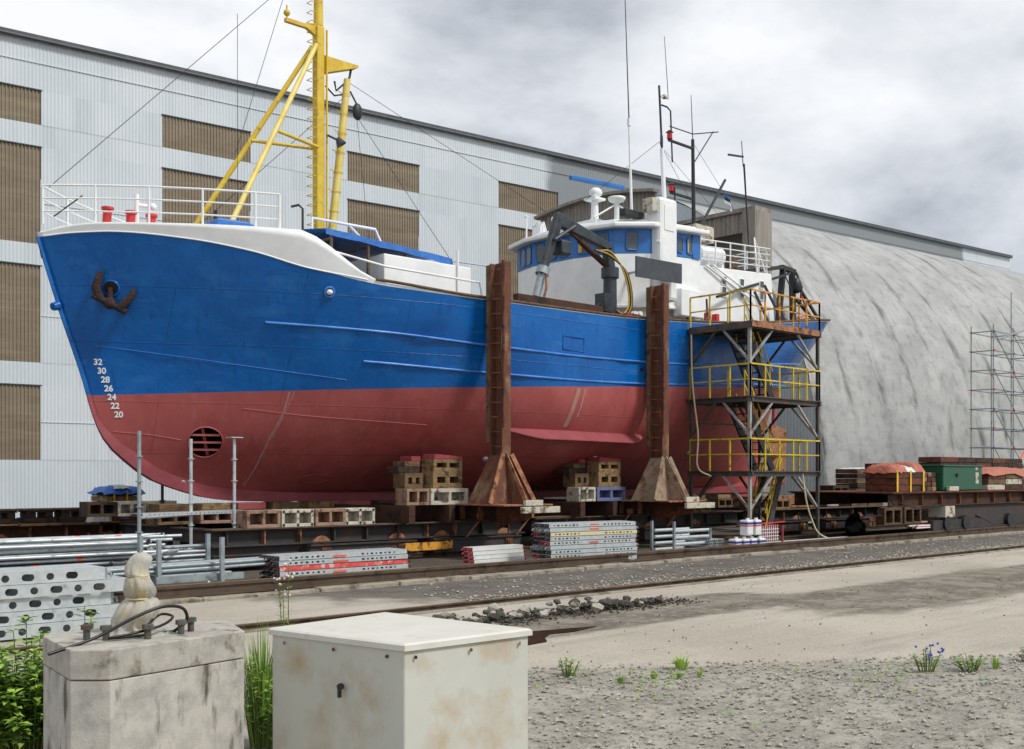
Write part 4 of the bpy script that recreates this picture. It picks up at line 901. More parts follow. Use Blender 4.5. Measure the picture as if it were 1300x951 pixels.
# black lamp mast abaft the wheelhouse
b = MB(); b.cyl((22.3, -.5, 9.3), (22.2, -.5, 14.4), .085, .06, n=8); bmst = b.build('lamp_mast', 'black_steel', ship)
whip((22.2, -.5, 14.4), (22.1, -.5, 16.0), .02, .012, 'crane_grey')
for z, x in ((14.05, 20.7), (12.2, 20.8)):
    b = MB(); b.bar((x, -.6, z), (22.25, -.5, z+.02), .09, .07); ar = b.build('lamp_arm', 'black_steel', bmst)
    b = MB(); b.cyl((x+.05, -.6, z+.05), (x+.05, -.6, z+.28), .1, .09, n=12); b.build('red_lamp', 'lamp_red', ar)
    b = MB(); b.cyl((x+.05, -.6, z+.28), (x+.05, -.6, z+.36), .14, .04, n=12); b.build('lamp_cap', 'black_steel', ar)
b = MB(); b.tube([(20.9, -.6, 13.3), (20.8, -.6, 15.1), (20.6, -.6, 15.2), (20.3, -.6, 15.2)], .03, 6); b.bar((20.75, -.6, 14.55), (22.2, -.5, 14.6), .03); b.bar((22.2, -.5, 14.6), (23.6, -.6, 14.95), .035); b.bar((22.3, -.5, 13.6), (23.3, -.6, 14.9), .03); b.build('antenna_yard', 'black_steel', bmst)
b = MB(); b.bar((20.9, -1.8, 10.75), (23.9, -.7, 13.2), .07); b.build('gaff', 'black_steel', bmst)
b = MB(); b.cyl((21.0, -.7, 10.2), (20.9, -.7, 12.4), .03, n=6); b.build('stay_rod', 'black_steel', bmst)
# flag
b = MB(); V = []; F = []
for i in range(7):
    for k in range(4): V.append((23.75+.07*i+.05*k, -.75+.08*math.sin(i*1.3+k*.4), 12.75-.13*k-.05*i))
for k in range(3):
    b.cur = k; b.add(V, [(i*4+k, i*4+4+k, i*4+5+k, i*4+1+k) for i in range(6)], True)
b.build('flag', ['flag_blue', 'flag_black', 'flag_white'], ship)
whip((23.6, -2.0, 9.9), (23.25, -2.0, 13.4), .02, .04, 'black_steel'); whip((23.2, -2.0, 13.3), (23.1, -2.0, 14.2), .02, .015, 'crane_grey')
b = MB(); b.bar((22.3, -2.0, 13.55), (23.2, -2.0, 13.65), .06); b.build('antenna_arm', 'crane_grey', ship)
wire((22.2, -.5, 14.3), (25.8, -1.5, 9.9)); wire((18.95, -1.6, 13.4), (14.8, -1.0, 10.2)); wire((18.95, -1.6, 13.4), (22.2, -.5, 12.0)); wire((19.0, -1.6, 13.3), (23.5, -2.0, 10.3))
# after deckhouse
b = MB(); b.prism([(19.6, -2.6, 6.4), (24.4, -2.6, 6.8), (24.1, -2.6, 9.45), (19.6, -2.6, 9.2)], (0, 5.0, 0)); aft = b.build('after_deckhouse', 'white_paint', ship, bevel=.03)
for x in (21.2, 22.25, 23.45):
    for z0, hh in ((8.72, .26), (8.30, .34)):
        zz = z0+.055*(x-21.2); b = MB(); b.tube([(x-.13, -2.62, zz), (x+.13, -2.62, zz), (x+.13, -2.62, zz+hh), (x-.13, -2.62, zz+hh), (x-.13, -2.62, zz)], .022, 6); pw = b.build('window', 'white_paint', aft)
        b = MB(); b.box(x-.13, x+.13, -2.612, -2.603, zz, zz+hh); b.build('pane', 'glass', pw)
railing('upper_railing', [(19.9, -2.6, 9.22), (21.5, -2.6, 9.32), (24.0, -2.6, 9.46), (24.0, 2.2, 9.46)], .88, 4, 'white_paint', aft, .85)
b = MB(); b.cyl((20.4, -2.0, 9.75), (21.7, -2.0, 9.8), .34, n=14); b.cyl((20.38, -2.0, 9.75), (20.3, -2.0, 9.75), .34, .2, n=14); b.cyl((21.7, -2.0, 9.8), (21.8, -2.0, 9.8), .34, .2, n=14); b.box(20.6, 20.7, -2.4, -1.6, 9.25, 9.5); b.box(21.4, 21.5, -2.4, -1.6, 9.25, 9.5); b.build('liferaft_canister', 'white_paint', aft)
for x in (21.95, 22.7): b = MB(); b.box(x, x+.3, -1.9, -1.5, 9.35, 10.1); b.build('locker', 'timber_old', aft)
b = MB(); b.tube([(23.2, -2.6, 9.4), (23.45, -2.3, 10.7), (23.7, -2.6, 9.45)], .035, 6); b.build('antenna_foot', 'white_paint', aft)
b = MB(); b.box(20.2, 21.2, -2.2, -1.6, 10.2, 10.75); b.build('vent_locker', 'block_white', ship, bevel=.02)
for (p, q) in (((20.1, -2.66, 9.25), (22.6, -2.75, 8.35)), ((20.5, -2.66, 9.3), (23.0, -2.75, 8.4))):
    b = MB(); b.tube([p, q], .035, 6); b.build('ladder_handrail', 'white_paint', aft)
for x in (19.95, 20.4): b = MB(); b.box(x, x+.16, -2.9, -2.7, 7.25, 7.6); b.build('fire_box', 'paint_red', ship)
b = MB(); b.prism([(14.9, -2.4, 7.0), (15.9, -2.7, 7.0), (15.9, -2.7, 7.2), (14.9, -2.4, 7.2)], (0, .3, 0)); b.build('pipe_rack', 'hook_red', ship)
# stern gantry
b = MB(); b.bar((25.2, -2.1, 7.3), (25.75, -2.0, 9.95), .19, .18); gan = b.build('stern_gantry', 'black_steel', ship)
b = MB(); b.bar((26.3, -2.1, 7.4), (26.35, -2.0, 9.9), .19, .18); b.build('gantry_leg', 'black_steel', gan)
b = MB(); b.bar((25.6, -2.0, 9.98), (26.5, -2.0, 9.9), .2, .16); b.build('gantry_head', 'black_steel', gan)
b = MB(); b.bar((25.7, -2.0, 9.98), (22.7, -2.2, 9.4), .2, .14); b.build('stowed_boom', 'black_steel', gan)
b = MB(); b.bar((25.9, -2.2, 9.75), (20.3, -3.0, 8.15), .1, .08); b.build('long_strut', 'black_steel', gan)
b = MB(); b.bar((26.4, -2.0, 9.7), (28.3, -2.0, 8.2), .09); b.bar((26.6, -2.0, 8.9), (28.5, -1.6, 8.3), .1); b.build('back_stay', 'black_steel', gan)
b = MB(); b.tube([(26.4, -2.15, 9.85), (26.55, -2.3, 9.3), (26.45, -2.3, 8.6)], .045, 6); b.sphere((26.4, -2.2, 9.35), .22, sq=(1, .7, 1.4)); b.build('sheave', 'black_steel', gan)
b = MB(); b.tube([(25.6, -2.2, 9.6), (25.7, -2.4, 9.1), (25.6, -2.4, 8.5), (25.9, -2.3, 7.9)], .03, 6); b.build('hydraulic_hose', 'cable_black', gan)
for (p, q) in (((22.6, -2.9, 8.6), (23.3, -3.1, 7.4)), ((23.2, -2.9, 8.9), (24.2, -3.1, 7.5)), ((24.0, -2.9, 8.4), (24.3, -3.1, 7.5))):
    b = MB(); b.bar(p, q, .07); b.build('deck_strut', 'black_steel', ship)
b = MB(); b.bar((27.2, -1.7, 8.25), (29.6, -.6, 8.7), .06); b.bar((26.4, -2.4, 8.9), (28.2, -1.6, 8.45), .06); b.build('stern_rail', 'paint_red', ship)

# deck crane
def seg(p, q, w0, w1, dpt=.22):
    p, q = Vector(p), Vector(q); d = (q-p).normalized(); u = Vector((-d.z, 0, d.x))
    b = MB(); b.prism([p+u*w0/2-Vector((0, dpt/2, 0)), p-u*w0/2-Vector((0, dpt/2, 0)), q-u*w1/2-Vector((0, dpt/2, 0)), q+u*w1/2-Vector((0, dpt/2, 0))], (0, dpt, 0)); return b
CY = -3.25
b = MB(); b.cyl((14.65, CY, 6.3), (14.65, CY, 8.25), .22, .20, n=14); b.cyl((14.65, CY, 6.8), (14.65, CY, 6.95), .34, n=14); b.box(14.2, 14.5, CY-.2, CY+.2, 7.0, 7.55); crane = b.build('deck_crane', 'crane_grey', ship)
b = MB(); b.cyl((14.65, CY, 8.05), (14.65, CY, 8.35), .27, n=14); b.build('slewing_collar', 'crane_grey', crane)
b = seg((14.65, CY, 8.3), (14.5, CY, 8.95), .32, .26); b.build('crane_neck', 'crane_grey', crane, bevel=.03)
b = seg((14.62, CY, 8.95), (12.45, CY, 9.45), .22, .38); b.build('main_boom', 'crane_grey', crane, bevel=.03)
b = seg((12.5, CY, 9.62), (11.75, CY, 7.75), .30, .2, .2); jib = b.build('jib', 'crane_grey', crane, bevel=.03)
b = MB(); b.cyl((11.8, CY, 7.85), (11.55, CY, 7.15), .13, .11, n=10); b.cyl((11.86, CY, 8.0), (11.78, CY, 7.8), .2, n=10); b.build('extension', 'galv_dull', jib)
b = MB(); b.cyl((14.45, CY-.02, 8.4), (13.3, CY-.02, 8.98), .09, n=10); b.cyl((13.3, CY-.02, 8.98), (12.6, CY-.02, 9.3), .05, n=8); b.build('lift_cylinder', 'rust_dark', crane)
b = MB(); b.bar((12.1, CY-.16, 8.8), (13.0, CY-.16, 9.35), .12, .1); b.box(12.35, 12.75, CY-.25, CY+.2, 8.45, 8.85); b.build('jib_link', 'crane_grey', crane, bevel=.05)
b = MB(); b.tube([(11.75, CY-.2, 7.75), (11.72, CY-.25, 7.4), (11.6, CY-.25, 7.05)], .035, 6); b.build('hook_chain', 'rust_light', jib)
for k, (mt, o2) in enumerate((('hose_yellow', 0), ('cable_black', .06), ('hose_yellow', .11), ('cable_black', .15))):
    b = MB(); b.tube(smooth([(13.9-o2, CY-.2, 8.75), (14.4, CY-.28, 8.75-o2), (14.95+o2, CY-.3, 8.2), (15.2+o2, CY-.28, 7.4), (15.0+o2, CY-.25, 7.0-o2*.5), (14.7, CY-.22, 7.05)]), .024, 6); b.build('hydraulic_hose', mt, crane)
b = MB(); b.tube([(13.9, -3.3, 6.85), (14.0, -3.4, 7.2), (14.2, -3.4, 7.15), (14.4, -3.35, 6.9)], .04, 6); b.build('hydraulic_hose', 'cable_black', crane)
b = MB(); b.box(14.9, 15.6, -3.7, -3.3, 6.8, 7.0); b.build('valve_block', 'hook_red', ship, bevel=.03)

# ------------------------------------------------------------------ yard trolleys under the ship
def ibeam_x(b, x0, x1, y, z0, z1, fw=.34, tf=.035, tw=.03):
    b.box(x0, x1, y-fw/2, y+fw/2, z0, z0+tf); b.box(x0, x1, y-fw/2, y+fw/2, z1-tf, z1); b.box(x0, x1, y-tw/2, y+tw/2, z0+tf, z1-tf)
def ibeam_y(b, x, y0, y1, z0, z1, fw=.4, tf=.035, tw=.03):
    b.box(x-fw/2, x+fw/2, y0, y1, z0, z0+tf); b.box(x-fw/2, x+fw/2, y0, y1, z1-tf, z1); b.box(x-tw/2, x+tw/2, y0, y1, z0+tf, z1-tf)
def long_girder(parent, x0, x1, y, drop=None):
    b = MB(); ibeam_x(b, x0, x1, y, .52, .90, .36); g_ = b.build('girder', 'trolley_grey', parent)
    b = MB(); b.box(x0-.05, x1+.05, y-.24, y+.24, .90, .925); b.build('top_plate', 'trolley_edge', g_)
    x = x0+.35
    while x < x1-.1:
        b = MB(); b.box(x-.015, x+.015, y-.16, y+.16, .556, .864); b.build('stiffener', 'rust_light' if int(x*7) % 3 == 0 else 'trolley_grey', g_); x += .95
    if drop:
        a, c = drop; b = MB(); b.prism([(a, y-.03, .54), (c, y-.03, .54), (c-.55, y-.03, .34), (a, y-.03, .34)], (0, .06, 0)); b.box(a, c-.5, y-.16, y+.16, .31, .345); b.build('belly_plate', 'trolley_grey', g_)
def bogie(parent, x0, x1, y, num=None, stripe=None):
    b = MB(); b.box(x0, x1, y-.30, y-.26, .14, .46); b.box(x0, x1, y+.26, y+.30, .14, .46); b.box(x0, x1, y-.36, y+.36, .46, .49); b.box(x0, x0+.04, y-.26, y+.26, .14, .46); b.box(x1-.04, x1, y-.26, y+.26, .14, .46); b.box(x0, x1, y-.34, y-.26, .14, .165)
    bo = b.build('bogie', 'trolley_grey', parent)
    n = 2
    for k in range(n):
        x = x0+(x1-x0)*(k+.5)/n*1.0; x = x0+.45+(x1-x0-.9)*k/(n-1)
        b = MB(); b.cyl((x, y-.10, .40), (x, y+.10, .40), .26, n=20); b.cyl((x, y-.13, .40), (x, y-.10, .40), .29, n=20); wl = b.build('wheel', 'rust_light', bo)
        b = MB(); b.cyl((x, y-.38, .30), (x, y-.30, .30), .09, n=12); b.cyl((x, y-.40, .30), (x, y-.38, .30), .04, n=8); b.box(x-.13, x+.13, y-.335, y-.30, .18, .42); b.build('axle_box', 'rust', bo)
    if num:
        M4 = Matrix.Translation(((x0+x1)/2, y-.302, .24)) @ Matrix.Rotation(R(90), 4, 'X'); text_mesh('fleet_number', num, .17, 'rust_light', bo, M4)
    if stripe:
        for k in range(2):
            xs = stripe+k*.16; b = MB(); b.prism([(xs, y-.3015, .2), (xs+.08, y-.3015, .2), (xs+.16, y-.3015, .44), (xs+.08, y-.3015, .44)], (0, -.004, 0)); b.build('warning_stripe', 'strap_yellow', bo)
    return bo
def cross_beam(parent, x, y0, y1, tip):
    b = MB(); ibeam_y(b, x, y0, y1-0, .93, 1.36, .42); cb_ = b.build('cross_beam', 'rust_dark', parent)
    b = MB(); b.prism([(x-.02, y0, 1.34), (x-.02, tip, 1.34), (x-.02, tip, 1.24), (x-.02, y0, .95)], (.04, 0, 0)); b.bar((x, y0, .93), (x, tip, 1.20), .3, .03, up=(1, 0, 0)); b.box(x-.21, x+.21, tip, y0, 1.335, 1.362); b.build('tapered_arm', 'rust', cb_)
    b = MB(); b.box(x-.28, x+.28, tip-.03, tip, 1.16, 1.37); b.build('end_plate', 'rust_light', cb_)
    b = MB(); b.box(x-.42, x+.9, tip-.14, tip-.04, 1.18, 1.34); b.build('end_timber', 'block_white', cb_, bevel=.01)
    y = y0+.5
    while y < y1: 
        b = MB(); b.box(x-.19, x+.19, y-.015, y+.015, .97, 1.32); b.build('stiffener', 'rust_light', cb_); y += .75
ta = thing('yard_trolley', (5, 0, .13), 'long dark steel rail trolley with bogies carrying the bow end of the ship', 'trolley')
long_girder(ta, 1.7, 11.2, -3.0, (1.7, 4.4)); long_girder(ta, 1.7, 11.2, 3.0)
bogie(ta, 4.1, 7.25, -3.0, '109'); bogie(ta, 7.8, 10.9, -3.0, None, 8.15); bogie(ta, 4.1, 7.25, 3.0); bogie(ta, 7.8, 10.9, 3.0)
b = MB(); b.box(6.85, 8.25, -3.40, -3.34, .22, .42); b.box(6.8, 7.0, -3.44, -3.34, .24, .40); b.box(8.1, 8.35, -3.44, -3.34, .24, .40); b.build('coupling_bar', 'rail_orange', ta)
cross_beam(ta, 9.2, -4.2, 3.6, -5.5)
for x in (2.2, 5.6): 
    b = MB(); ibeam_y(b, x, -3.0, 3.0, .56, .88, .3); b.build('tie_beam', 'trolley_grey', ta)
tb = thing('yard_trolley', (16, 0, .13), 'long dark steel rail trolley with yellow stripes carrying the midships of the ship', 'trolley')
long_girder(tb, 11.6, 21.4, -3.0); long_girder(tb, 11.6, 21.4, 3.0)
bogie(tb, 12.2, 15.4, -3.0); bogie(tb, 16.2, 19.4, -3.0, None, 16.5); bogie(tb, 12.2, 15.4, 3.0); bogie(tb, 16.2, 19.4, 3.0)
cross_beam(tb, 15.6, -4.2, 3.6, -5.6)
for x in (12.4, 20.6):
    b = MB(); ibeam_y(b, x, -3.0, 3.0, .56, .88, .3); b.build('tie_beam', 'trolley_grey', tb)
tc_ = thing('yard_trolley', (26, 0, .13), 'long dark steel rail trolley carrying the stern of the ship behind the access tower', 'trolley')
long_girder(tc_, 21.8, 31.0, -3.0); long_girder(tc_, 21.8, 31.0, 3.0)
bogie(tc_, 22.2, 25.4, -3.0, '110', 24.9); bogie(tc_, 26.6, 29.8, -3.0, None, 27.0); bogie(tc_, 22.2, 25.4, 3.0); bogie(tc_, 26.6, 29.8, 3.0)
for x in (22.5, 26, 30.5): b = MB(); ibeam_y(b, x, -3.0, 3.0, .56, .88, .3); b.build('tie_beam', 'trolley_grey', tc_)
for tt, xx in ((ta, 8.9), (ta, 10.7), (tb, 14.9), (tb, 17.2)):
    b = MB(); b.tube([(xx, -3.35, .5), (xx+.35, -3.6, 1.05)], .03, 6); b.cyl((xx+.3, -3.65, 1.05), (xx+.3, -3.5, 1.05), .09, n=10); b.build('turnbuckle', 'rust_light', tt)

# keel blocks: hollow two-cell blocks
def cell_block(b, w_=.82, h=.40, d=.5, t=.075, cells=2):
    b.box(-w_/2, w_/2, -d/2, d/2, 0, t); b.box(-w_/2, w_/2, -d/2, d/2, h-t, h)
    for k in range(cells+1):
        x = -w_/2+t/2+(w_-t)*k/cells; b.box(x-t/2, x+t/2, -d/2, d/2, t, h-t)
    b.box(-w_/2+t, w_/2-t, d/2-.16, d/2-.14, t, h-t)
def make_block(name, mat, loc, label, grp=None, w_=.82, h=.40, d=.5, rz=0., corners=False, cells=2, t=.075):
    b = MB(); cell_block(b, w_, h, d, t, cells)
    o = b.build(name, mat, origin=(0, 0, 0), bevel=.008); o.location = loc; o.rotation_euler = (0, 0, rz); tag(o, label, 'block', grp)
    if corners:
        for i in range(cells+1):
            for z in (.045, h-.045):
                q = MB(); x = -w_/2+.05+(w_-.1)*i/cells; q.cyl((x, -d/2-.008, z), (x, -d/2+.0, z), .035, n=8)
                c_ = q.build('corner_hole', 'fastening', origin=(0, 0, 0)); c_.parent = o
    return o
G1 = 'hollow blocks on the trolley girder under the bow'
ks = [(2.95, 'block_pink', 0, 'pinkish hollow block with a yellow strap on the bow trolley girder'), (3.85, 'block_white', 1, 'white hollow block with dark corner holes next to the pinkish block under the bow'),
      (4.75, 'block_pink', 0, 'greyish brown hollow block between the two white blocks under the bow'), (5.62, 'block_white', 1, 'white hollow block with dark corner holes beside the dark gap under the bow')]
for x, mt, cn, lb in ks: make_block('keel_block', mt, (x, -2.95, .926), lb, G1, rz=rr.uniform(-.03, .03), corners=bool(cn), w_=.86)
def timber(name, x0, x1, y0, y1, z0, z1, mat, label, grp=None, cat='timber', bev=.012):
    b = MB(); b.box(x0, x1, y0, y1, z0, z1); return tag(b.build(name, mat, bevel=bev), label, cat, grp)
G2 = 'timber blocks packed under the keel'
for k, x in enumerate([2.2, 3.3, 4.3, 5.3, 6.4, 7.6, 8.7, 10.6, 11.9, 13.2, 14.4, 17.2, 18.4, 19.8, 21.2, 22.8, 24.4, 25.8]):
    make_block('keel_block', ('timber_old', 'block_pink', 'timber_dark', 'timber_tan')[k % 4], (x, 0, .93), 'weathered hollow block packed under the keel on the trolley', G2, w_=.9, h=.34, d=.7)
    timber('packing_timber', x-.4, x+.4, -.3, .3, 1.27, 1.43, ('timber_old', 'timber_tan', 'hull_red')[k % 3], 'packing timber lying between keel block and keel', 'packing timbers under the keel')
for x in (-.2, .0): pass
for (x, mt) in ((1.55, 'block_white'), (2.35, 'alu_cream'), (.8, 'timber_dark')):
    make_block('keel_block', mt, (x, .9, 1.13), {'block_white': 'pale strapped hollow block under the forefoot of the bow', 'alu_cream': 'cream strapped hollow block beside the pale one under the forefoot', 'timber_dark': 'dark wooden hollow block under the forefoot near the rusty girder'}[mt], None, w_=.72, h=.36)
# bilge block stacks
def bilge_stack(x, y, z, bot, low, which):
    make_block('bilge_block', low, (x+.95, y, z), f'long {"white" if low == "block_white" else "pale blue"} hollow block at the foot of the bilge stack {which}', None, w_=1.25, h=.42, d=.5, t=.1)
    make_block('bilge_block', bot, (x-.05, y+.05, z), f'brownish hollow block at the foot of the bilge stack {which}', None, w_=.72, h=.42, d=.5)
    make_block('bilge_block', 'timber_tan', (x+.92, y+.05, z+.42), f'tan hollow block in the middle of the bilge stack {which}', None, w_=.98, h=.44, d=.5, t=.14)
    make_block('bilge_block', 'timber_old', (x+.05, y+.35, z+.42), f'dark old hollow block beside the tan block of the bilge stack {which}', None, w_=.6, h=.40, d=.5, t=.12)
    make_block('bilge_block', 'timber_tan', (x+.94, y+.06, z+.86), f'tan hollow block with small square cells high in the bilge stack {which}', None, w_=.96, h=.32, d=.5, t=.10)
    b = MB(); b.prism([(x+.46, y-.2, z+1.18), (x+1.42, y-.2, z+1.18), (x+1.42, y-.2, z+1.25), (x+.5, y-.2, z+1.31)], (0, .5, 0)); tag(b.build('wedge', 'block_red', bevel=.01), f'red painted wedge on top of the bilge stack {which}', 'wedge')
    for k, (a, c_, h0, h1) in enumerate(((-.3, .40, .82, .98), (-.1, .40, .985, 1.12), (.12, .42, 1.125, 1.25))):
        timber('step_timber', x+a, x+c_, y+.3, y+.8, z+h0, z+h1, ('timber_dark', 'timber_old', 'block_red')[k], f'{("dark lower", "brown middle", "reddish upper")[k]} step timber of the bilge stack {which}')
bilge_stack(7.3, -3.2, 1.37, 'block_pink', 'block_white', 'by the rusty-footed post')
bilge_stack(13.55, -3.2, 1.37, 'block_white', 'block_blue', 'by the pale-footed post')
for k, xx in enumerate((6.9, 8.2)):
    timber('bearer', xx-.1+.0, xx+.1, -3.6, 3.4, .93, 1.36, 'rust_dark', 'rusty bearer carrying the bilge stack beside the rusty post', 'bearers under the first bilge stack', 'beam')
for k, xx in enumerate((13.1, 14.5)):
    timber('bearer', xx-.1, xx+.1, -3.6, 3.4, .93, 1.36, 'rust_dark', 'rusty bearer carrying the bilge stack beside the pale-footed post', 'bearers under the second bilge stack', 'beam')
for k, (x, y) in enumerate(((18.0, -2.9), (19.3, -2.9), (22.5, -2.9), (24.0, -2.9))):
    make_block('keel_block', ('timber_old', 'timber_tan')[k % 2], (x, y, .926), 'brown hollow block on the trolley girder behind the access tower', 'blocks behind the access tower', w_=.9, h=.36)
# stowed plates and plank on girders
timber('steel_plank', 10.2, 13.1, -3.25, -2.85, .93, .96, 'trolley_edge', 'thin steel plank lying on the trolley girder between the rusty posts', None, 'plank')

# shore posts
def shore_post(x, y, top, foot_mat, label, trim):
    t = thing('shore_post', (x, y, 1.37), label, 'post')
    z0 = 1.37
    b = MB(); hw_, dp = .15, .22
    b.box(x-hw_, x+hw_, y-dp-.02, y-dp+.02, z0, top); f1 = b.build('flange', 'post_rust', t)
    b = MB(); b.box(x-hw_, x+hw_, y+dp-.02, y+dp+.02, z0, top-.02); b.build('flange', 'post_rust', t)
    b = MB(); b.box(x+.02, x+.05, y-dp+.02, y+dp-.02, z0, top-.01); b.build('web', 'post_rust', t)
    b = MB(); b.cyl((x-hw_+.02, y-dp-.05, z0+2.0), (x-hw_+.02, y-dp-.05, top), .035, n=6); b.build('edge_bar', 'rust', t)
    z = z0+.35
    while z < top-.2:
        b = MB(); b.cyl((x-hw_+.03, y-dp+.02, z), (x-hw_+.03, y+dp-.02, z+.02), .012, n=5); b.build('rung', 'rust_light', t); z += .38
    # gusseted foot
    b = MB(); b.prism([(x-.05, y-dp, z0+1.25), (x-.05, y-dp-.75, z0+.03), (x-.05, y-dp, z0+.03)], (.04, 0, 0)); b.prism([(x-.05, y+dp, z0+1.15), (x-.05, y+dp+.5, z0+.03), (x-.05, y+dp, z0+.03)], (.04, 0, 0)); b.build('gusset', foot_mat, t)
    for sx in (-1, 1):
        b = MB(); b.prism([(x+sx*hw_, y-dp-.01, z0+1.25), (x+sx*.75, y-dp-.25, z0+.03), (x+sx*hw_, y-dp-.05, z0+.03)], (0, .04, 0)); b.build('gusset', foot_mat, t)
        b = MB(); b.bar((x+sx*hw_, y-dp-.05, z0+1.3), (x+sx*.78, y-dp-.27, z0+.05), .13, .03, up=(0, 1, 0)); b.build('gusset_rib', trim, t)
    b = MB(); b.add([(x-hw_, y-dp, z0+1.28), (x-hw_, y+dp, z0+1.28), (x-.68, y+dp+.3, z0+.03), (x-.68, y-dp-.2, z0+.03)], [(0, 1, 2, 3)]); b.add([(x-hw_+.01, y-dp-.02, z0+1.27), (x+hw_-.01, y-dp-.02, z0+1.27), (x+.66, y-dp-.22, z0+.03), (x-.66, y-dp-.22, z0+.03)], [(0, 1, 2, 3)]); b.build('foot_plate', foot_mat, t)
    b = MB(); b.bar((x-.03, y-dp-.02, z0+1.3), (x-.03, y-dp-.8, z0+.05), .13, .03, up=(1, 0, 0)); b.build('gusset_rib', trim, t)
    b = MB(); b.box(x-.85, x+.85, y-dp-.85, y+dp+.55, z0-.005, z0+.03); b.build('base_plate', 'rust_light', t)
    b = MB(); b.box(x-.2, x+.4, y-dp-.95, y-dp-.86, z0+.0, z0+.14); b.build('base_bar', 'block_white', t)
    # timber fender between post and hull
    b = MB(); b.box(x-.16, x+.12, y+dp+.02, y+dp+.16, z0+1.6, top-.05); fe = b.build('fender', 'timber_old', t, bevel=.01)
    return t
shore_post(9.1, -4.45, 7.62, 'post_rust', 'tall rusty steel post with a rusty flared foot propping the ship', 'rust_light')
shore_post(15.5, -4.45, 7.80, 'post_pale', 'tall rusty steel post with a pale flared foot below the grey board', 'post_pale')

# ------------------------------------------------------------------ access tower beside the stern
tw = thing('access_tower', (18.5, -6.0, 0), 'three deck steel access tower with yellow railings standing beside the stern', 'scaffold tower')
TX0, TX1, TY0, TY1 = 17.4, 21.1, -6.33, -4.15
LV = (2.25, 4.48, 6.67)
for i, (x, y) in enumerate(((TX0, TY0), (TX1, TY0), (TX0, TY1), (TX1, TY1))):
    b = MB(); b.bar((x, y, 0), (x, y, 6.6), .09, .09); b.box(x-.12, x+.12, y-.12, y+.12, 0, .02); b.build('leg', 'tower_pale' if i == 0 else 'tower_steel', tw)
for li, z in enumerate(LV):
    x0, x1 = TX0-.1, TX1+.12
    if li == 2: x0, x1 = TX0-.05, TX1-.1
    b = MB()
    for y in (TY0, TY1): b.bar((x0, y, z-.08), (x1, y, z-.08), .07, .13)
    for x in (TX0, TX1): b.bar((x, TY0-.12, z-.08), (x, TY1+.1, z-.08), .07, .13)
    for k in range(1, 6): b.bar((TX0+(TX1-TX0)*k/6, TY0, z-.07), (TX0+(TX1-TX0)*k/6, TY1, z-.07), .05, .08)
    b.build('deck_frame', 'tower_steel', tw)
    k = 0; y = TY0-.1
    while y < TY1:
        b = MB(); b.box(x0, x1, y, y+.225, z-.01, z+.02); b.build('deck_board', 'deck_plate', tw); y += .24
    if li == 2:
        b = MB(); b.box(x0-.02, x1, TY0-.14, TY0-.12, z-.12, z+.06); b.build('toe_board', 'rust_light', tw)
        b = MB(); b.box(x0-.03, x0-.01, TY0-.1, TY1, z-.16, z+.05); b.build('toe_board', 'deck_plate', tw)
    mat = ('rail_yellow', 'rail_yellow', 'rail_orange')[li]
    P = [(TX0-.03, TY1, z), (TX0-.03, TY0-.05, z), (TX1+.03, TY0-.05, z), (TX1+.03, TY1, z)]
    for pi, (p, q) in enumerate(zip(P[:-1], P[1:])):
        mm = 'rail_yellow' if (li < 2 or pi == 0) else mat
        p, q = Vector(p), Vector(q); L = (q-p).length; n_ = 3 if L < 2.5 else 5
        b = MB(); b.bar(p+Vector((0, 0, .98)), q+Vector((0, 0, .98)), .045); rt = b.build('guard_rail', mm, tw)
        b = MB(); b.bar(p+Vector((0, 0, .52)), q+Vector((0, 0, .52)), .035); b.build('mid_rail', mm, rt)
        for k in range(n_+1):
            c_ = p.lerp(q, k/n_); b = MB(); b.bar(c_, c_+Vector((0, 0, .98)), .042); b.build('post', mm, rt)
    # knee braces under the deck
    for (x, y, dx, dy) in ((TX0, TY0, 1, 0), (TX1, TY0, -1, 0), (TX0, TY1, 1, 0), (TX1, TY1, -1, 0), (TX0, TY0, 0, 1), (TX0, TY1, 0, -1), (TX1, TY0, 0, 1), (TX1, TY1, 0, -1)):
        l_ = 1.15 if dx else .95
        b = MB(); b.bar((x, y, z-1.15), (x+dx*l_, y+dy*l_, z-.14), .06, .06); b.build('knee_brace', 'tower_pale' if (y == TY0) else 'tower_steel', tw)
    # stair flight up to this deck
    zb = z-2.2 if li else 0.; xa, xb = (TX0+1.9, TX1-.9) if li == 0 else (TX0+2.3, TX0+.8)
    ya = TY0+.75
    for dy in (0, .62):
        b = MB(); b.bar((xa, ya+dy, zb+.02), (xb, ya+dy, z), .06, .24); fl = b.build('stair_stringer', 'black_steel' if li else 'tower_steel', tw)
        for hh in (.45, .9):
            if dy == 0 or li == 0:
                b = MB(); b.bar((xa, ya+dy, zb+hh+.05), (xb, ya+dy, z+hh), .032); b.build('stair_rail', 'rail_yellow', fl)
        for f in (.1, .4, .7, 1):
            px_ = Vector((xa, ya+dy, zb)).lerp(Vector((xb, ya+dy, z)), f); b = MB(); b.bar(px_, px_+Vector((0, 0, .9)), .03); b.build('baluster', 'rail_yellow', fl)
    for k in range(1, 10):
        c_ = Vector((xa, ya+.31, zb)).lerp(Vector((xb, ya+.31, z)), k/10); b = MB(); b.box(c_.x-.1, c_.x+.1, ya+.03, ya+.59, c_.z-.012, c_.z+.012); b.build('tread', 'black_steel', tw)
    if li < 2:
        b = MB(); b.bar((TX0+.3, TY1, z-.7), (TX1-.3, TY1, z-.7), .05); b.build('ledger', 'tower_steel', tw)
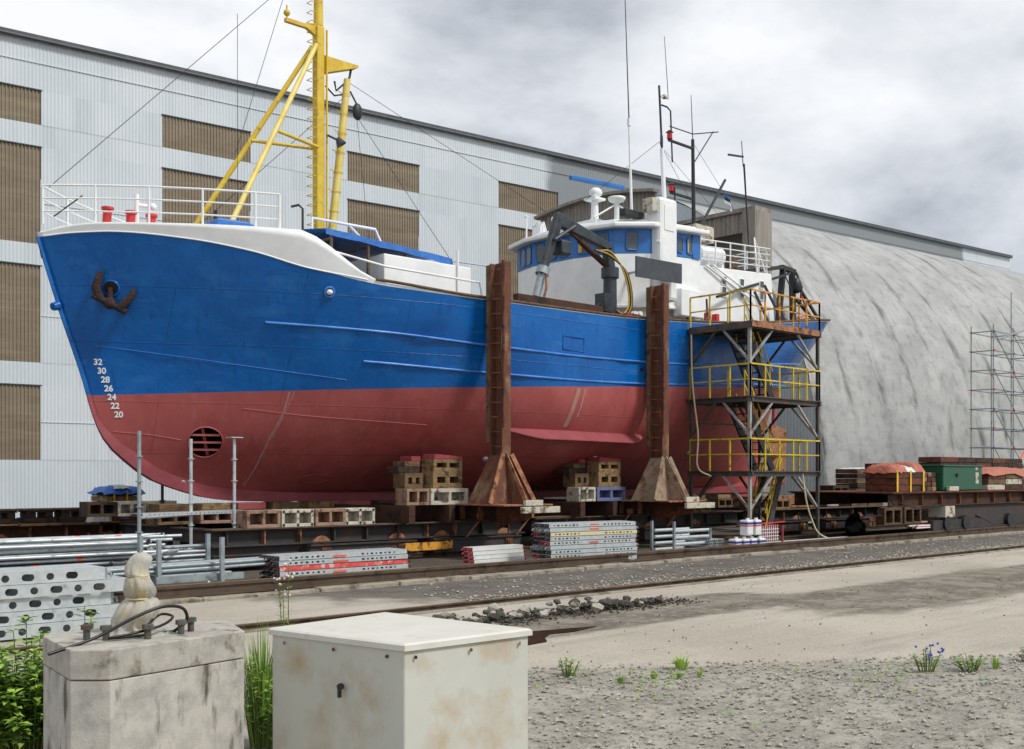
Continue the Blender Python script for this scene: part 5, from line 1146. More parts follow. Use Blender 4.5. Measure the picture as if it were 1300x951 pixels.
b = MB(); b.tube(smooth([(TX0-.05, -4.2, 6.55), (TX0-.12, -4.3, 5.0), (TX0-.1, -4.5, 3.4), (TX0-.25, -4.6, 2.4), (TX0-.1, -5, 2.1)]), .028, 6); tag(b.build('hanging_hose', 'alu_cream'), 'pale hose hanging down the left side of the access tower', 'hose')
b = MB(); b.tube(smooth([(20.2, -6.35, 2.2), (20.35, -6.4, 1.3), (20.6, -6.45, .7), (20.75, -6.6, .3), (21.3, -6.8, .05)]), .028, 6); tag(b.build('hanging_hose', 'alu_cream'), 'pale hose trailing from the lowest tower deck to the ground', 'hose')

# ------------------------------------------------------------------ scaffold decks and tubes
def web_holes(b, L, z0, z1, y, holes, lip=.012, n=12, sgn=-1):
    """side web of a deck with real oval holes; holes = [(x, half width)]."""
    zc = (z0+z1)/2; xs = [0.]
    for i, (x, hw_) in enumerate(holes):
        xs.append((x+holes[i+1][0])/2 if i+1 < len(holes) else L)
    for i, (x, hw_) in enumerate(holes):
        a, c = xs[i], xs[i+1]; rad = (z1-z0)*(.33 if z1-z0 > .1 else .27); V = []; H = []
        for k in range(n):
            t = 2*math.pi*k/n+1e-4; ca, sa = math.cos(t), math.sin(t)
            H.append((x+(hw_-rad)*(1 if ca > 0 else -1)+rad*ca, y, zc+rad*sa))
            s_ = min(((c-x) if ca > 0 else (x-a))/max(abs(ca), 1e-6), ((z1-z0)/2)/max(abs(sa), 1e-6))
            V.append((x+ca*s_, y, zc+sa*s_))
        cor = [(c, y, z1), (a, y, z1), (a, y, z0), (c, y, z0)]
        F = [(k, (k+1) % n, n+(k+1) % n, n+k) for k in range(n)]
        b.add(V+H, F)
        for cx in cor:      # fill the cell's corners
            k = [j for j in range(n) if abs(V[j][0]-cx[0]) < 1e-6 or abs(V[j][2]-cx[2]) < 1e-6]
            best = None
            for j in range(n):
                p, q = V[j], V[(j+1) % n]
                on = lambda u: (abs(u[0]-cx[0]) < 1e-6, abs(u[2]-cx[2]) < 1e-6)
                if (on(p)[0] and on(q)[1]) or (on(p)[1] and on(q)[0]): best = (p, q)
            if best: b.add([best[0], cx, best[1]], [(0, 1, 2)])
        b.add(H+[(p[0], p[1]-sgn*lip, p[2]) for p in H], [(k, (k+1) % n, n+(k+1) % n, n+k) for k in range(n)])
def deck_mesh(L, wd, h, holes, mat='galv', name='scaffold_deck', ends=True, hookm='hook_dark'):
    """galvanised scaffold deck: top sheet, two holed webs with lips, hooks at the ends."""
    b = MB(); b.box(0, L, 0, wd, h-.012, h); b.box(0, L, 0, .03, 0, .008); b.box(0, L, wd-.03, wd, 0, .008)
    if holes:
        web_holes(b, L, .008, h-.012, .0, holes); web_holes(b, L, .008, h-.012, wd, holes, sgn=1)
    else:
        b.box(0, L, 0, .004, .008, h-.012); b.box(0, L, wd-.004, wd, .008, h-.012)
    o = b.build(name, mat, origin=(0, 0, 0))
    if ends:
        for x in (0, L):
            sx = -1 if x == 0 else 1
            q = MB()
            q.box(min(x, x+sx*.02), max(x, x+sx*.02), .02, wd-.02, .015, h-.02)
            for y in (.06, wd-.06):
                q.box(min(x, x+sx*.05), max(x, x+sx*.05), y-.03, y+.03, .01, h-.012); q.tube([(x+sx*.04, y, h*.55), (x+sx*.10, y, h*.5), (x+sx*.11, y, h*.1)], .016, 6)
            e_ = q.build('end_hook', hookm, origin=(0, 0, 0)); e_.parent = o
    return o
def place_deck(proto, x, y, z, rz, label, grp, first=[]):
    o = proto if not proto.get('used') else dup(proto)
    o['used'] = 1; o.location = (x, y, z); o.rotation_euler = (0, 0, rz); tag(o, label, 'scaffold deck', grp); return o
hl = lambda L, rng, w1=.022, w2=.035: [(x, (w1, w2)[i % 2]) for i, x in enumerate(rng)]
seqA = [.15+.11*k for k in range(7)]+[1.62+.11*k for k in range(8)]
pA = deck_mesh(2.57, .31, .088, hl(2.57, seqA)); pB = deck_mesh(2.57, .31, .088, hl(2.57, seqA), hookm='hook_red'); pC = deck_mesh(2.57, .31, .088, hl(2.57, seqA), 'alu_cream'); pD = deck_mesh(2.57, .31, .088, None, 'galv', hookm='galv_dull')
rz = -.14
for lay in range(10):
    for c_ in range(2):
        p = pC if lay == 7 and c_ == 0 else (pD if lay in (4, 8) else (pB if (lay*2+c_) % 5 == 0 else pA))
        dx, dy = rr.uniform(-.04, .04), c_*.335
        o = place_deck(p, 7.60+dx-math.sin(rz)*dy, -7.78+math.cos(rz)*dy, .03+lay*.101, rz+rr.uniform(-.008, .008),
                   'cream coloured scaffold deck in the tall stack beside the crane rail' if p is pC else 'galvanised scaffold deck in the tall stack beside the crane rail', 'decks of the tall stack')
b = MB(); b.box(7.75, 7.9, -7.85, -7.1, 0, .03); b.box(9.6, 9.75, -8.1, -7.35, 0, .03); tag(b.build('bearer_timber', 'timber_old'), 'timbers under the tall stack of scaffold decks', 'timber')
def sticker(x, y, z, rz, lb, wd=.26):
    b = MB(); d = Vector((math.cos(rz), math.sin(rz), 0)); n_ = Vector((d.y, -d.x, 0)); p = Vector((x, y, z))
    b.prism([p, p+d*wd, p+d*wd+Vector((0, 0, .03)), p+Vector((0, 0, .03))], n_*.004); return tag(b.build('orange_tag', 'band_orange'), lb, 'tag', 'orange tags on scaffold decks')
for lay in (9, 8, 5):
    sticker(7.60+1.15*math.cos(rz)+.004*0, -7.78+1.15*math.sin(rz)-.012, .03+lay*.101+.03, rz, 'orange tag stuck on a deck of the tall stack')
# plank stack with red boards
M('plank_red', 'c83a36', 'd8605a', rough=.5, scale=6, bump=.05, patch='c8c0bc', plo=.55, phi=.66, pscale=5)
pE = deck_mesh(3.0, .31, .088, hl(3.0, [.25+.12*k for k in range(7)]+[1.9+.11*k for k in range(8)])); pF = deck_mesh(3.0, .31, .088, None, 'plank_red'); pG = deck_mesh(3.0, .31, .088, None, 'galv')
for lay in range(6):
    for c_ in range(2):
        p = {0: pE, 1: pG, 2: pE, 3: pF, 4: pE, 5: pE}[lay]; nm = 'red' if p is pF else 'galvanised'
        place_deck(p, .82+rr.uniform(-.03, .03), -7.42+c_*.34, .02+lay*.1, .0+rr.uniform(-.012, .012), f'{nm} scaffold deck in the low stack behind the tall weed', 'decks of the low stack')
for lay, w_ in ((5, .3), (4, .35), (2, .3), (0, .3)): sticker(2.0, -7.445, .04+lay*.1, 0, 'orange tag stuck on a deck of the low stack', w_)
pH = deck_mesh(1.6, .32, .085, None, 'deck_white', hookm='hook_red')
for lay in range(5):
    place_deck(pH if lay else deck_mesh(1.6, .32, .05, None, 'plank_red'), 6.35, -6.62+.02*lay, .02+lay*.095, .02, 'white scaffold deck in the small stack next to the tall stack' if lay else 'red board under the small stack of white decks', 'decks of the small white stack')
pL = deck_mesh(3.0, .32, .07, hl(3.0, [.2+.13*k for k in range(21)], .02, .02), 'galv')
for k, (x, y) in enumerate(((4.1, -7.45), (4.2, -7.08), (20.2, -7.35), (20.6, -7.0), (23.4, -7.2), (23.9, -6.85), (20.9, -6.65))):
    place_deck(pL, x, y, .02, .02, 'long perforated deck lying flat on the ground beside the low stack' if k < 2 else 'long perforated deck lying flat near the black rubbish bag', 'decks lying flat' if k < 2 else 'decks near the rubbish bag')
# large near decks on the left
big = [(.28*k+.16, (.08, .05)[k % 2]) for k in range(11)]
pN = deck_mesh(3.4, .34, .165, big, 'galv', hookm='galv_dull')
for lay in range(5):
    for c_ in range(2):
        place_deck(pN, -7.15+.05*lay*(1 if lay % 2 else -1), -10.85+c_*.37, .03+lay*.172, -.02+.012*(lay % 3), 'big galvanised deck with oval holes stacked beside the leafy bush', 'big decks beside the bush')
# tubes
def tube_obj(p, q, r, mat, label, grp, bands=()):
    b = MB(); b.cyl(p, q, r, n=10); o = tag(b.build('scaffold_tube', mat), label, 'tube', grp)
    P, Q = Vector(p), Vector(q)
    for f in bands:
        c_ = P.lerp(Q, f); d = (Q-P).normalized()*.06; k = MB(); k.cyl(c_-d, c_+d, r*1.06, n=10); k.build('orange_band', 'band_orange', o)
    return o
for lay in range(8):
    for c_ in range(6):
        x1 = .35+rr.uniform(-.5, .45)-lay*.0; y = -3.55+c_*.115+(lay % 2)*.05; z = .12+lay*.105
        if lay < 4: x1 -= .6
        tube_obj((-6.5, y, z), (x1, y+rr.uniform(-.04, .04), z+rr.uniform(-.015, .015)), .035, 'galv' if lay > 3 else 'galv_dull', 'grey scaffold tube in the long tube pile under the white tarpaulin' if False else 'grey scaffold tube in the long pile behind the big perforated decks', 'tubes of the long pile', (rr.uniform(.72, .92),) if rr.random() < .4 else ())
        if rr.random() < .5:
            b = MB(); b.cyl((x1-.1, y-.05, z-.12), (x1-.1, y-.05, z+.02), .02, n=6); b.sphere((x1-.05, y, z), .05); tag(b.build('tube_coupler', 'hook_dark'), 'dark coupler hanging on a tube end of the long pile', 'coupler', 'couplers of the long pile')
for k in range(16):
    y = -2.9+.13*(k % 4); z = .25+.1*(k//4); x0 = .3+rr.uniform(-.2, .4)
    tube_obj((x0, y, z), (x0+2.6+rr.uniform(-.3, .3), y+.05, z+rr.uniform(0, .05)), .03, 'galv' if k % 3 else 'galv_dull', 'scaffold tube in the pile beside the tall poles', 'tubes beside the tall poles', (rr.uniform(.2, .8),) if k % 4 == 0 else ())
b = MB(); b.box(-.2, 4.2, -3.6, -2.3, .13, .16); tag(b.build('steel_plate', 'trolley_edge'), 'flat steel plate under the tube pile beside the tall poles', 'plate')
# tube pallet with uprights
rk = thing('tube_pallet', (-.5, -6.9, 0), 'low galvanised pallet with upright posts holding scaffold tubes', 'pallet')
for (x, y) in ((-1.42, -7.12), (-.28, -7.26), (-1.2, -5.9), (.1, -6.0)):
    b = MB(); b.box(x-.035, x+.035, y-.035, y+.035, .06, 1.0); b.lathe((x, y, 0), [(.06, 0), (.06, .05), (.035, .12)], 8); b.build('upright', 'galv_dull', rk)
b = MB(); b.box(-1.5, .2, -7.2, -7.12, .22, .34); b.box(-1.3, .2, -6.0, -5.92, .22, .34); b.bar((-1.42, -7.15, .28), (-1.2, -5.9, .28), .07); b.bar((-.28, -7.2, .28), (.1, -6.0, .28), .07); b.build('frame', 'galv_dull', rk)
b = MB(); b.box(-1.35, .0, -7.1, -6.1, .34, .36); b.build('tray', 'galv', rk)
for k in range(12):
    y = -7.05+.085*(k % 6); z = .42+.075*(k//6)
    tube_obj((-2.3+rr.uniform(-.2, .2), y, z), (1.4+rr.uniform(-.3, .3), y+.06, z+.03), .032, 'galv' if k % 2 else 'galv_dull', 'scaffold tube lying across the low pallet with uprights', 'tubes on the pallet')
b = MB()
for k in range(6): b.tube([(.9+.08*k, -7.05, .42), (.92+.08*k, -7.12, .3), (.85+.08*k, -7.15, .2)], .02, 5)
tag(b.build('hook_cluster', 'hook_dark'), 'dark hooks hanging under the tube ends on the pallet', 'hooks')
# tall poles
for (x, y, z1, mt, lb) in ((-.61, -4.53, 3.0, 'galv_dull', 'tall dull scaffold pole standing by the tarpaulined block'), (1.61, -2.3, 2.95, 'galv', 'tall bright scaffold pole reaching up to the thruster grid'), (2.75, -2.2, 3.0, 'galv', 'tall bright scaffold pole with a flat head beside the bow bottom'), (2.3, .6, 2.6, 'hook_dark', 'tall dark scaffold pole standing behind the bright ones')):
    t = thing('scaffold_pole', (x, y, 0), lb, 'pole')
    b = MB(); b.cyl((x, y, 0), (x, y, z1), .038, n=10); b.build('tube', mt, t)
    for z in [.5+.5*k for k in range(int((z1-.4)/.5))]:
        b = MB(); b.cyl((x, y, z-.012), (x, y, z+.012), .075, n=8); b.build('rosette', mt, t)
    b = MB(); b.cyl((x, y, .28), (x, y, .4), .041, n=10); b.build('orange_band', 'band_orange', t)
    b = MB(); b.cyl((x, y, 0), (x, y, .02), .1, n=10); b.build('base_plate', mt, t)
b = MB(); b.box(2.6, 2.9, -2.35, -2.05, 3.0, 3.02); tag(b.build('head_plate', 'galv'), 'flat head plate on the tall pole beside the bow bottom', 'plate')
def ledger(p, q, lb, mt='galv'):
    b = MB(); b.cyl(p, q, .03, n=8); tag(b.build('scaffold_ledger', mt), lb, 'tube', 'ledgers between the tall poles')
ledger((-.6, -4.5, 1.28), (1.6, -2.3, 1.24), 'thin ledger clipped between the tall scaffold poles'); ledger((1.6, -2.3, .5), (2.75, -2.2, .5), 'thin ledger clipped between the tall scaffold poles'); ledger((-.6, -4.5, .5), (1.6, -2.3, .5), 'thin ledger clipped between the tall scaffold poles')
place_deck(pL, .2, -2.9, 1.24, .28, 'perforated deck laid on the ledgers between the tall poles', None)

# ------------------------------------------------------------------ left background: second trolley row with timber
tl = thing('yard_trolley', (-2, 4, 0), 'rust brown trolley with timber deck standing beyond the bow below the hall', 'trolley')
b = MB(); ibeam_x(b, -14, 5.0, 3.0, .5, .86, .34); b.build('girder', 'rust_dark', tl)
for k in range(16):
    x = -12+k*1.05; b = MB(); b.box(x, x+1.03, 2.6, 5.4, .88+rr.uniform(-.01, .015), .93); b.build('deck_plank', 'timber_tan' if k % 3 else 'timber_old', tl)
for x in (-9, -5, -1.5, 2.5): bogie(tl, x-1.1, x+1.1, 3.0)
b = MB(); ibeam_x(b, -14, 5.0, 5.4, .5, .86, .34); b.build('girder', 'rust_dark', tl)
for x in [-10+.9*k for k in range(16)]:
    b = MB(); b.box(x-.02, x+.02, 2.84, 2.98, .54, .83); b.build('stiffener', 'rust_light', tl)
def table_stack(x, w_, lb):
    t = thing('timber_trestle', (x, 3.2, .93), lb, 'trestle', 'timber trestles on the brown trolley')
    b = MB(); b.box(x-w_/2, x+w_/2, 2.8, 3.5, .94, 1.06); b.build('foot', 'timber_dark', t, bevel=.01)
    for sx in (-1, 1): b = MB(); b.box(x+sx*w_*.28-w_*.13, x+sx*w_*.28+w_*.13, 2.85, 3.45, 1.062, 1.2); b.build('block', 'timber_dark', t, bevel=.01)
    b = MB(); b.box(x-w_*.46, x+w_*.46, 2.82, 3.48, 1.202, 1.25); b.build('board', 'timber_dark', t); b = MB(); b.box(x-w_*.55, x+w_*.55, 2.78, 3.52, 1.252, 1.29); b.build('top_plate', 'trolley_edge', t)
table_stack(-2.0, .9, 'dark wooden trestle on the brown trolley partly under a white sheet'); table_stack(-.75, .7, 'dark wooden trestle on the brown trolley beside the white sheet'); table_stack(.15, .75, 'dark wooden trestle on the brown trolley between white sheets'); table_stack(1.0, .75, 'dark wooden trestle on the brown trolley beside the tarpaulined block')
def cloth(name, c, sx, sy, h, mat, label, seed, cat='tarpaulin', sag=.5):
    r = random.Random(seed); b = MB(); V = []; n = 9
    for i in range(n):
        for j in range(n):
            u, v = -1+2*i/(n-1), -1+2*j/(n-1); e = max(abs(u), abs(v)); z = h*(1-e**4) if e < 1 else 0
            V.append((c[0]+u*sx*(1+.06*r.random()), c[1]+v*sy*(1+.06*r.random()), c[2]+z*(1-.12*r.random())+(r.uniform(-.02, .04)*h/.2 if e < .95 else r.uniform(-.06, .0)*sag)))
    b.add(V, [(i*n+j, (i+1)*n+j, (i+1)*n+j+1, i*n+j+1) for i in range(n-1) for j in range(n-1)], True)
    return tag(b.build(name, mat), label, cat)
cloth('tarpaulin', (-1.35, 3.0, .94), .38, .3, .28, 'tarp_white', 'crumpled white sheet between two dark trestles', 3)
cloth('tarpaulin', (1.58, 2.9, .94), .32, .3, .34, 'tarp_white', 'crumpled white sheet slumped beside the tarpaulined block', 4)
t = thing('strapped_block_pile', (2.25, 3.2, .9), 'strapped pile of old timber baulks under a blue tarpaulin', 'timber pile')
for k in range(4):
    b = MB(); b.box(1.76+.01*(k % 2), 2.72-.01*(k % 2), 2.7, 3.7, 1.17+k*.14, 1.30+k*.14); b.build('baulk', ('timber_dark', 'timber_old', 'timber_tan', 'timber_dark')[k], t, bevel=.015)
for x in (1.95, 2.3): b = MB(); b.box(x, x+.04, 2.685, 2.695, 1.17, 1.72); b.build('strap', 'strap_yellow', t)
cloth('tarpaulin', (2.25, 3.2, 1.72), .55, .55, .14, 'tarp_blue', 'torn blue tarpaulin thrown over the strapped timber pile', 6, sag=2.2)
cloth('tarpaulin', (2.2, 3.0, 1.80), .22, .3, .08, 'tarp_white', 'scrap of white sheet on the blue tarpaulin', 7)
t = thing('rusty_box_girder', (3, 3.2, .93), 'rusty box girder with green and blue paint patches below the bow', 'girder')
b = MB(); b.box(1.4, 6.5, 2.7, 3.7, .935, 1.16); b.build('beam', 'rust', t)
for k in range(10):
    x = 1.6+k*.5; b = MB(); b.box(x, x+.28, 2.685, 2.7, .97, 1.13); b.build('panel', ('rust_light', 'block_blue', 'rust_dark', 'green_box', 'rust')[k % 5], t)
t = thing('pipe_bundle_cradle', (1, 2.2, 0), 'small red iron cradle standing among the tubes below the bow', 'cradle')
for x in (.7, 1.1, 1.5): b = MB(); b.bar((x, 1.2, 0), (x, 1.2, .72), .05); b.build('upright', 'block_red', t)
b = MB(); b.bar((.5, 1.2, .5), (1.7, 1.2, .55), .05); b.build('bar', 'block_red', t)

# ------------------------------------------------------------------ goods along the crane rail
t = thing('tube_rack', (13.5, -7.0, 0), 'galvanised rack of thick horizontal tubes with red feet below the access tower', 'rack')
for x in (12.7, 14.25): 
    for y in (-7.25, -6.5):
        b = MB(); b.box(x-.03, x+.03, y-.03, y+.03, .1, .92 if x < 13 else .7); b.build('upright', 'galv_dull', t); b = MB(); b.box(x-.06, x+.06, y-.06, y+.06, 0, .1); b.build('foot', 'paint_red', t)
for z in (.15, .32, .49, .66):
    b = MB(); b.cyl((12.75, -7.22, z), (14.2, -7.22, z), .045, n=10); b.build('tube', 'galv', t)
    b = MB(); b.cyl((12.75, -6.55, z), (14.2, -6.55, z), .045, n=10); b.build('tube', 'galv', t)
for k in range(46):
    a = k % 9; l_ = k//9; x = 14.05+.085*a+(l_ % 2)*.04; z = .06+l_*.075
    b = MB(); b.cyl((x, -7.35, z), (x, -6.4, z), .038, n=8); o = tag(b.build('short_tube', 'galv' if k % 3 else 'galv_dull'), 'short scaffold tube with its open end out beside the white bags', 'tube', 'short tubes beside the white bags')
    b = MB(); b.cyl((x, -7.354, z), (x, -7.35, z), .027, n=8); b.build('bore', 'fastening', o)
M('bag_white', 'd8d8d8', 'e4e4e4', rough=.5, scale=4, bump=.3); M('bag_blue', '2a3a8a', rough=.5, bump=0)
for k, (x, y, z) in enumerate(((14.85, -7.9, 0), (15.17, -7.92, 0), (15.5, -7.95, 0), (15.0, -7.9, .5), (15.35, -7.93, .5), (14.55, -7.85, 0))):
    b = MB(); b.box(x-.14, x+.14, y-.13, y+.13, z+.005, z+.42); b.cyl((x+.05, y, z+.42), (x+.05, y, z+.47), .05, n=10); o = tag(b.build('white_canister', 'bag_white', bevel=.03), 'white canister with red and blue bands beside the crane rail', 'canister', 'white canisters by the rail')
    b = MB(); b.box(x-.143, x+.143, y-.133, y+.133, z+.30, z+.36); b.build('blue_band', 'bag_blue', o)
    b = MB(); b.box(x-.146, x+.146, y-.136, y+.136, z+.25, z+.28); b.build('red_band', 'paint_red', o)
M('mesh_pink', 'd8b8b8', 'e8d8d8', rough=.6, bump=0)
t = thing('barrier_mesh_roll', (16.1, -8, 0), 'crate sides wrapped in red and white barrier netting next to the canisters', 'netting')
for k in range(9): b = MB(); b.bar((15.75+.1*k, -7.85, 0.02), (15.75+.1*k, -7.85, .75), .02); b.build('upright', 'mesh_pink', t)
for k in range(8): b = MB(); b.bar((15.72, -7.86, .06+.095*k), (16.6, -7.86, .06+.095*k), .018); b.build('strand', 'paint_red' if k in (7,) else 'mesh_pink', t)
b = MB(); b.bar((15.65, -7.9, .8), (17.0, -7.8, .82), .03); b.build('top_bar', 'paint_red', t)
b = MB(); b.bar((16.95, -7.75, 0), (16.95, -7.75, .72), .05); b.build('end_post', 'block_red', t)
for k in range(9):
    tube_obj((16.9+.05*k, -7.5+.09*k, .08+.03*(k % 3)), (21.4+.1*k, -7.4+.08*k, .08+.03*(k % 3)), .03, 'galv', 'scaffold tube lying on the ground between netting and rubbish bag', 'tubes on the ground by the tower')
b = MB(); r_ = random.Random(8); V = []; F = []; n1_, n2_ = 16, 9
for j in range(n2_+1):
    ph = -math.pi/2+math.pi*j/n2_
    for i in range(n1_):
        th = 2*math.pi*i/n1_; q = 1+.16*math.sin(3*th+j)+r_.uniform(-.09, .09)
        V.append((25.0+.46*math.cos(ph)*math.cos(th)*q, -5.4+.3*math.cos(ph)*math.sin(th)*q, .3+.42*math.sin(ph)*(1+.25*math.cos(th-.4))*q))
V = [(x, y, max(z, .005)) for x, y, z in V]
b.add(V, [(j*n1_+i, j*n1_+(i+1) % n1_, (j+1)*n1_+(i+1) % n1_, (j+1)*n1_+i) for j in range(n2_) for i in range(n1_)], True)
tag(b.build('rubbish_bag', 'black_plastic'), 'shiny black rubbish bag lying on the ground between the rails', 'bag')

# ------------------------------------------------------------------ right hand trolley with its load
tr = thing('yard_trolley', (30, -6.5, .13), 'dark low trolley on the crane rail loaded with the green box', 'trolley')
b = MB(); ibeam_x(b, 22.5, 44, -8.0, 1.12, 1.56, .3); b.build('girder', 'rust_dark', tr)
b = MB(); ibeam_x(b, 22.5, 44, -4.6, 1.12, 1.56, .3); b.build('girder', 'rust_dark', tr)
b = MB(); b.box(22.4, 44, -8.2, -4.4, 1.562, 1.60); b.build('deck', 'rust', tr)
for x in [23.2+1.35*k for k in range(15)]:
    b = MB(); b.box(x-.02, x+.02, -8.13, -8.0, 1.16, 1.52); b.build('stiffener', 'rust', tr)
b = MB(); b.prism([(26.6, -8.05, 1.1), (44, -8.05, 1.1), (44, -8.05, .35), (30.2, -8.05, .35), (28.7, -8.05, .72), (26.6, -8.05, .72)], (0, .12, 0)); b.build('well_girder', 'trolley_grey', tr)
b = MB(); b.box(25.9, 44, -8.15, -7.6, .30, .34); b.prism([(25.3, -8.12, .28), (25.3, -8.12, .62), (28.9, -8.12, .62), (30.3, -8.12, .28)], (0, .2, 0)); b.build('bogie_frame', 'trolley_grey', tr)
b = MB(); b.box(26.0, 26.7, -8.2, -7.6, .72, 1.1); b.build('end_box', 'block_white', tr)
for x in (26.2, 27.6, 31.2, 33.2, 35.4): b = MB(); b.cyl((x, -8.2, .52), (x, -8.0, .52), .24, n=18); b.build('wheel', 'black_steel', tr)
for k in range(8):
    tube_obj((24.3+rr.uniform(-.3, .3), -8.0+.08*(k % 4), .4+.07*(k//4)), (26.4, -8.0+.08*(k % 4), .4+.07*(k//4)), .03, 'hook_dark' if k % 2 else 'mesh_pink', 'loose dark rod sticking out of the loaded trolley end', 'rods at the trolley end')
b = MB(); b.tube([(22.5, -8.0, 1.4), (23.2, -8.2, 1.2), (24.2, -8.2, 1.05), (25.4, -8.1, 1.1), (25.7, -8.0, 1.2)], .02, 5); b.build('slack_cable', 'cable_black', tr)
gb = thing('green_cabinet', (27.4, -7.3, 1.6), 'dark green steel box with a pale label standing on the loaded trolley', 'box')
b = MB(); b.box(26.3, 29.3, -7.98, -6.6, 1.62, 2.46); b.build('body', 'green_box', gb, bevel=.03)
b = MB(); b.box(26.25, 29.35, -8.02, -6.56, 2.44, 2.50); b.build('lid', 'green_box', gb, bevel=.02)
b = MB(); b.box(28.75, 29.0, -7.99, -7.985, 1.85, 2.25); b.box(28.75, 28.95, -7.99, -7.985, 2.32, 2.42); b.build('label_plate', 'block_white', gb)
b = MB(); b.cyl((27.3, -8.03, 2.15), (27.3, -7.98, 2.15), .07); b.build('handle', 'black_steel', gb)
b = MB(); b.box(26.4, 27.1, -8.16, -8.04, 1.605, 1.76); tag(b.build('pale_stone_block', 'block_white', bevel=.02), 'small pale block in front of the green box on the trolley edge', 'block')
def baulk_pile(x0, x1, y0, y1, z, n, h, mats, label, straps=(), cols=1):
    t = thing('block_pile', ((x0+x1)/2, (y0+y1)/2, z), label, 'block pile')
    for k in range(n):
        for c_ in range(cols):
            a, d = x0+(x1-x0)*c_/cols, x0+(x1-x0)*(c_+1)/cols; e = rr.uniform(0, .05)
            q = MB(); q.box(a+.01+e, d-.01-e*.4, y0+rr.uniform(0, .04), y1, z+k*h+.003, z+(k+1)*h-.008); q.build('baulk', mats[(k*cols+c_) % len(mats)], t, bevel=.015)
    for x in straps: q = MB(); q.box(x, x+.1, y0-.02, y0-.012, z, z+n*h+.03); q.build('strap', 'strap_yellow', t)
    return t
baulk_pile(23.2, 25.1, -7.9, -6.8, 1.604, 3, .22, ('brick_brown', 'timber_dark', 'brick_brown', 'brick_brown'), 'brown block pile with yellow straps and orange sheeting on the loaded trolley', (23.22, 24.1, 24.98), 2)
baulk_pile(25.2, 26.2, -7.8, -6.8, 1.604, 4, .16, ('brick_brown', 'timber_old', 'block_pink', 'timber_dark'), 'mixed brown blocks wedged between the strapped pile and the green box', (), 3)
cloth('tarpaulin', (23.65, -7.3, 2.27), .5, .6, .24, 'tarp_orange', 'orange sheet peaked over the strapped brown block pile', 11, sag=1.5)
cloth('tarpaulin', (24.2, -7.35, 2.26), .35, .55, .2, 'tarp_white', 'white sheet lying between two orange sheets on the brown block pile', 12)
cloth('tarpaulin', (24.9, -7.3, 2.27), .4, .55, .3, 'tarp_orange', 'orange sheet bulging over the block pile next to the green box', 13, sag=1.5)
baulk_pile(24.6, 25.6, -6.7, -6.0, 1.604, 5, .19, ('timber_dark', 'brick_brown'), 'dark block pile standing behind the orange sheeting', ())
baulk_pile(30.0, 34.5, -7.9, -6.8, 1.604, 3, .2, ('block_white', 'timber_dark', 'brick_brown', 'timber_old'), 'long dark block pile beyond the green box on the loaded trolley', (), 3)
cloth('tarpaulin', (32.2, -7.3, 2.22), 2.4, .62, .22, 'tarp_orange', 'long orange sheet over the block pile beyond the green box', 14, sag=2)
baulk_pile(38.5, 47.5, -2.0, -.9, .01, 12, .25, ('timber_dark', 'brick_brown', 'timber_dark'), 'tall dark timber stack standing behind the tube scaffold', (), 5)
baulk_pile(30.2, 33.0, -2.2, -1.2, .01, 4, .22, ('brick_brown', 'timber_old', 'brick_brown'), 'brown timber stack standing on the ground near the vault', (), 3)
for k, (x, z, mt) in enumerate(((30.8, .9, 'timber_old'), (32.1, .9, 'timber_old'), (29.4, 1.25, 'timber_dark'))):
    make_block('yard_block', mt, (x, -2.0, z), ('brown hollow block under the white topped timber stack', 'brown hollow block beside its twin under the timber stack', 'dark hollow block next to the timber stack near the tower')[k], None, w_=1.2, h=.5, d=.6, t=.12)
baulk_pile(30.6, 32.9, -2.3, -1.3, 1.42, 5, .2, ('timber_old', 'brick_brown', 'timber_dark', 'brick_brown'), 'squared timber stack with a white cover on top near the vault', (), 2)
cloth('tarpaulin', (31.75, -1.8, 2.42), 1.1, .5, .05, 'tarp_white', 'white cover on top of the squared timber stack', 15)
for k, x in enumerate((33.2, 34.9)):
    make_block('yard_block', 'timber_old', (x, -2.2, .01), 'low brown hollow block lying on the ground beside the timber stacks', 'low blocks beside the timber stacks', w_=1.5, h=.8, d=.6, t=.14)
b = MB(); b.box(24.5, 29.5, -1.6, -1.0, .9, 1.35); tag(b.build('yellowed_beam', 'rust_light'), 'rusty beam lying behind the access tower', 'beam')

# ------------------------------------------------------------------ tube scaffold in front of the vault
sf = thing('tube_scaffold', (50, 0, 0), 'tall grey tube scaffold with red couplers standing in front of the vault', 'scaffold')
XS = [48.6, 51.1, 53.7, 56.3]; YS = [.0, 1.2]
for i, x in enumerate(XS):
    for y in YS:
        top = 10.2 if i < 2 else 12.6; b = MB(); b.cyl((x, y, 0), (x, y, top), .035, n=8); st = b.build('standard', 'galv_dull', sf)
for lv in range(9):
    z = 1.6+1.03*lv
    for y in YS:
        b = MB(); b.cyl((XS[0]-.2, y, z), (XS[-1]+.3, y, z), .03, n=8); lg = b.build('ledger', 'galv_dull', sf)
        for x in XS: b = MB(); b.cyl((x-.09, y-.07, z), (x+.09, y-.05, z), .05, n=6); b.build('coupler', 'band_orange' if (lv+int(x)) % 2 else 'galv_dull', lg)
    for x in XS: b = MB(); b.cyl((x, YS[0], z), (x, YS[1], z), .03, n=8); b.build('transom', 'galv_dull', sf)
    if lv in (0, 2, 4, 6):
        for a, d in ((0, 1), (1, 2), (2, 3)):
            b = MB(); b.cyl((XS[a], YS[0]-.05, z+2.0), (XS[d], YS[0]-.05, z+.05), .024, n=6); b.build('diagonal', 'galv_dull', sf)
b = MB(); b.cyl((49.2, -.1, 1.2), (54.1, -.1, 4.8), .05, n=6); b.build('red_strut', 'band_orange', sf)
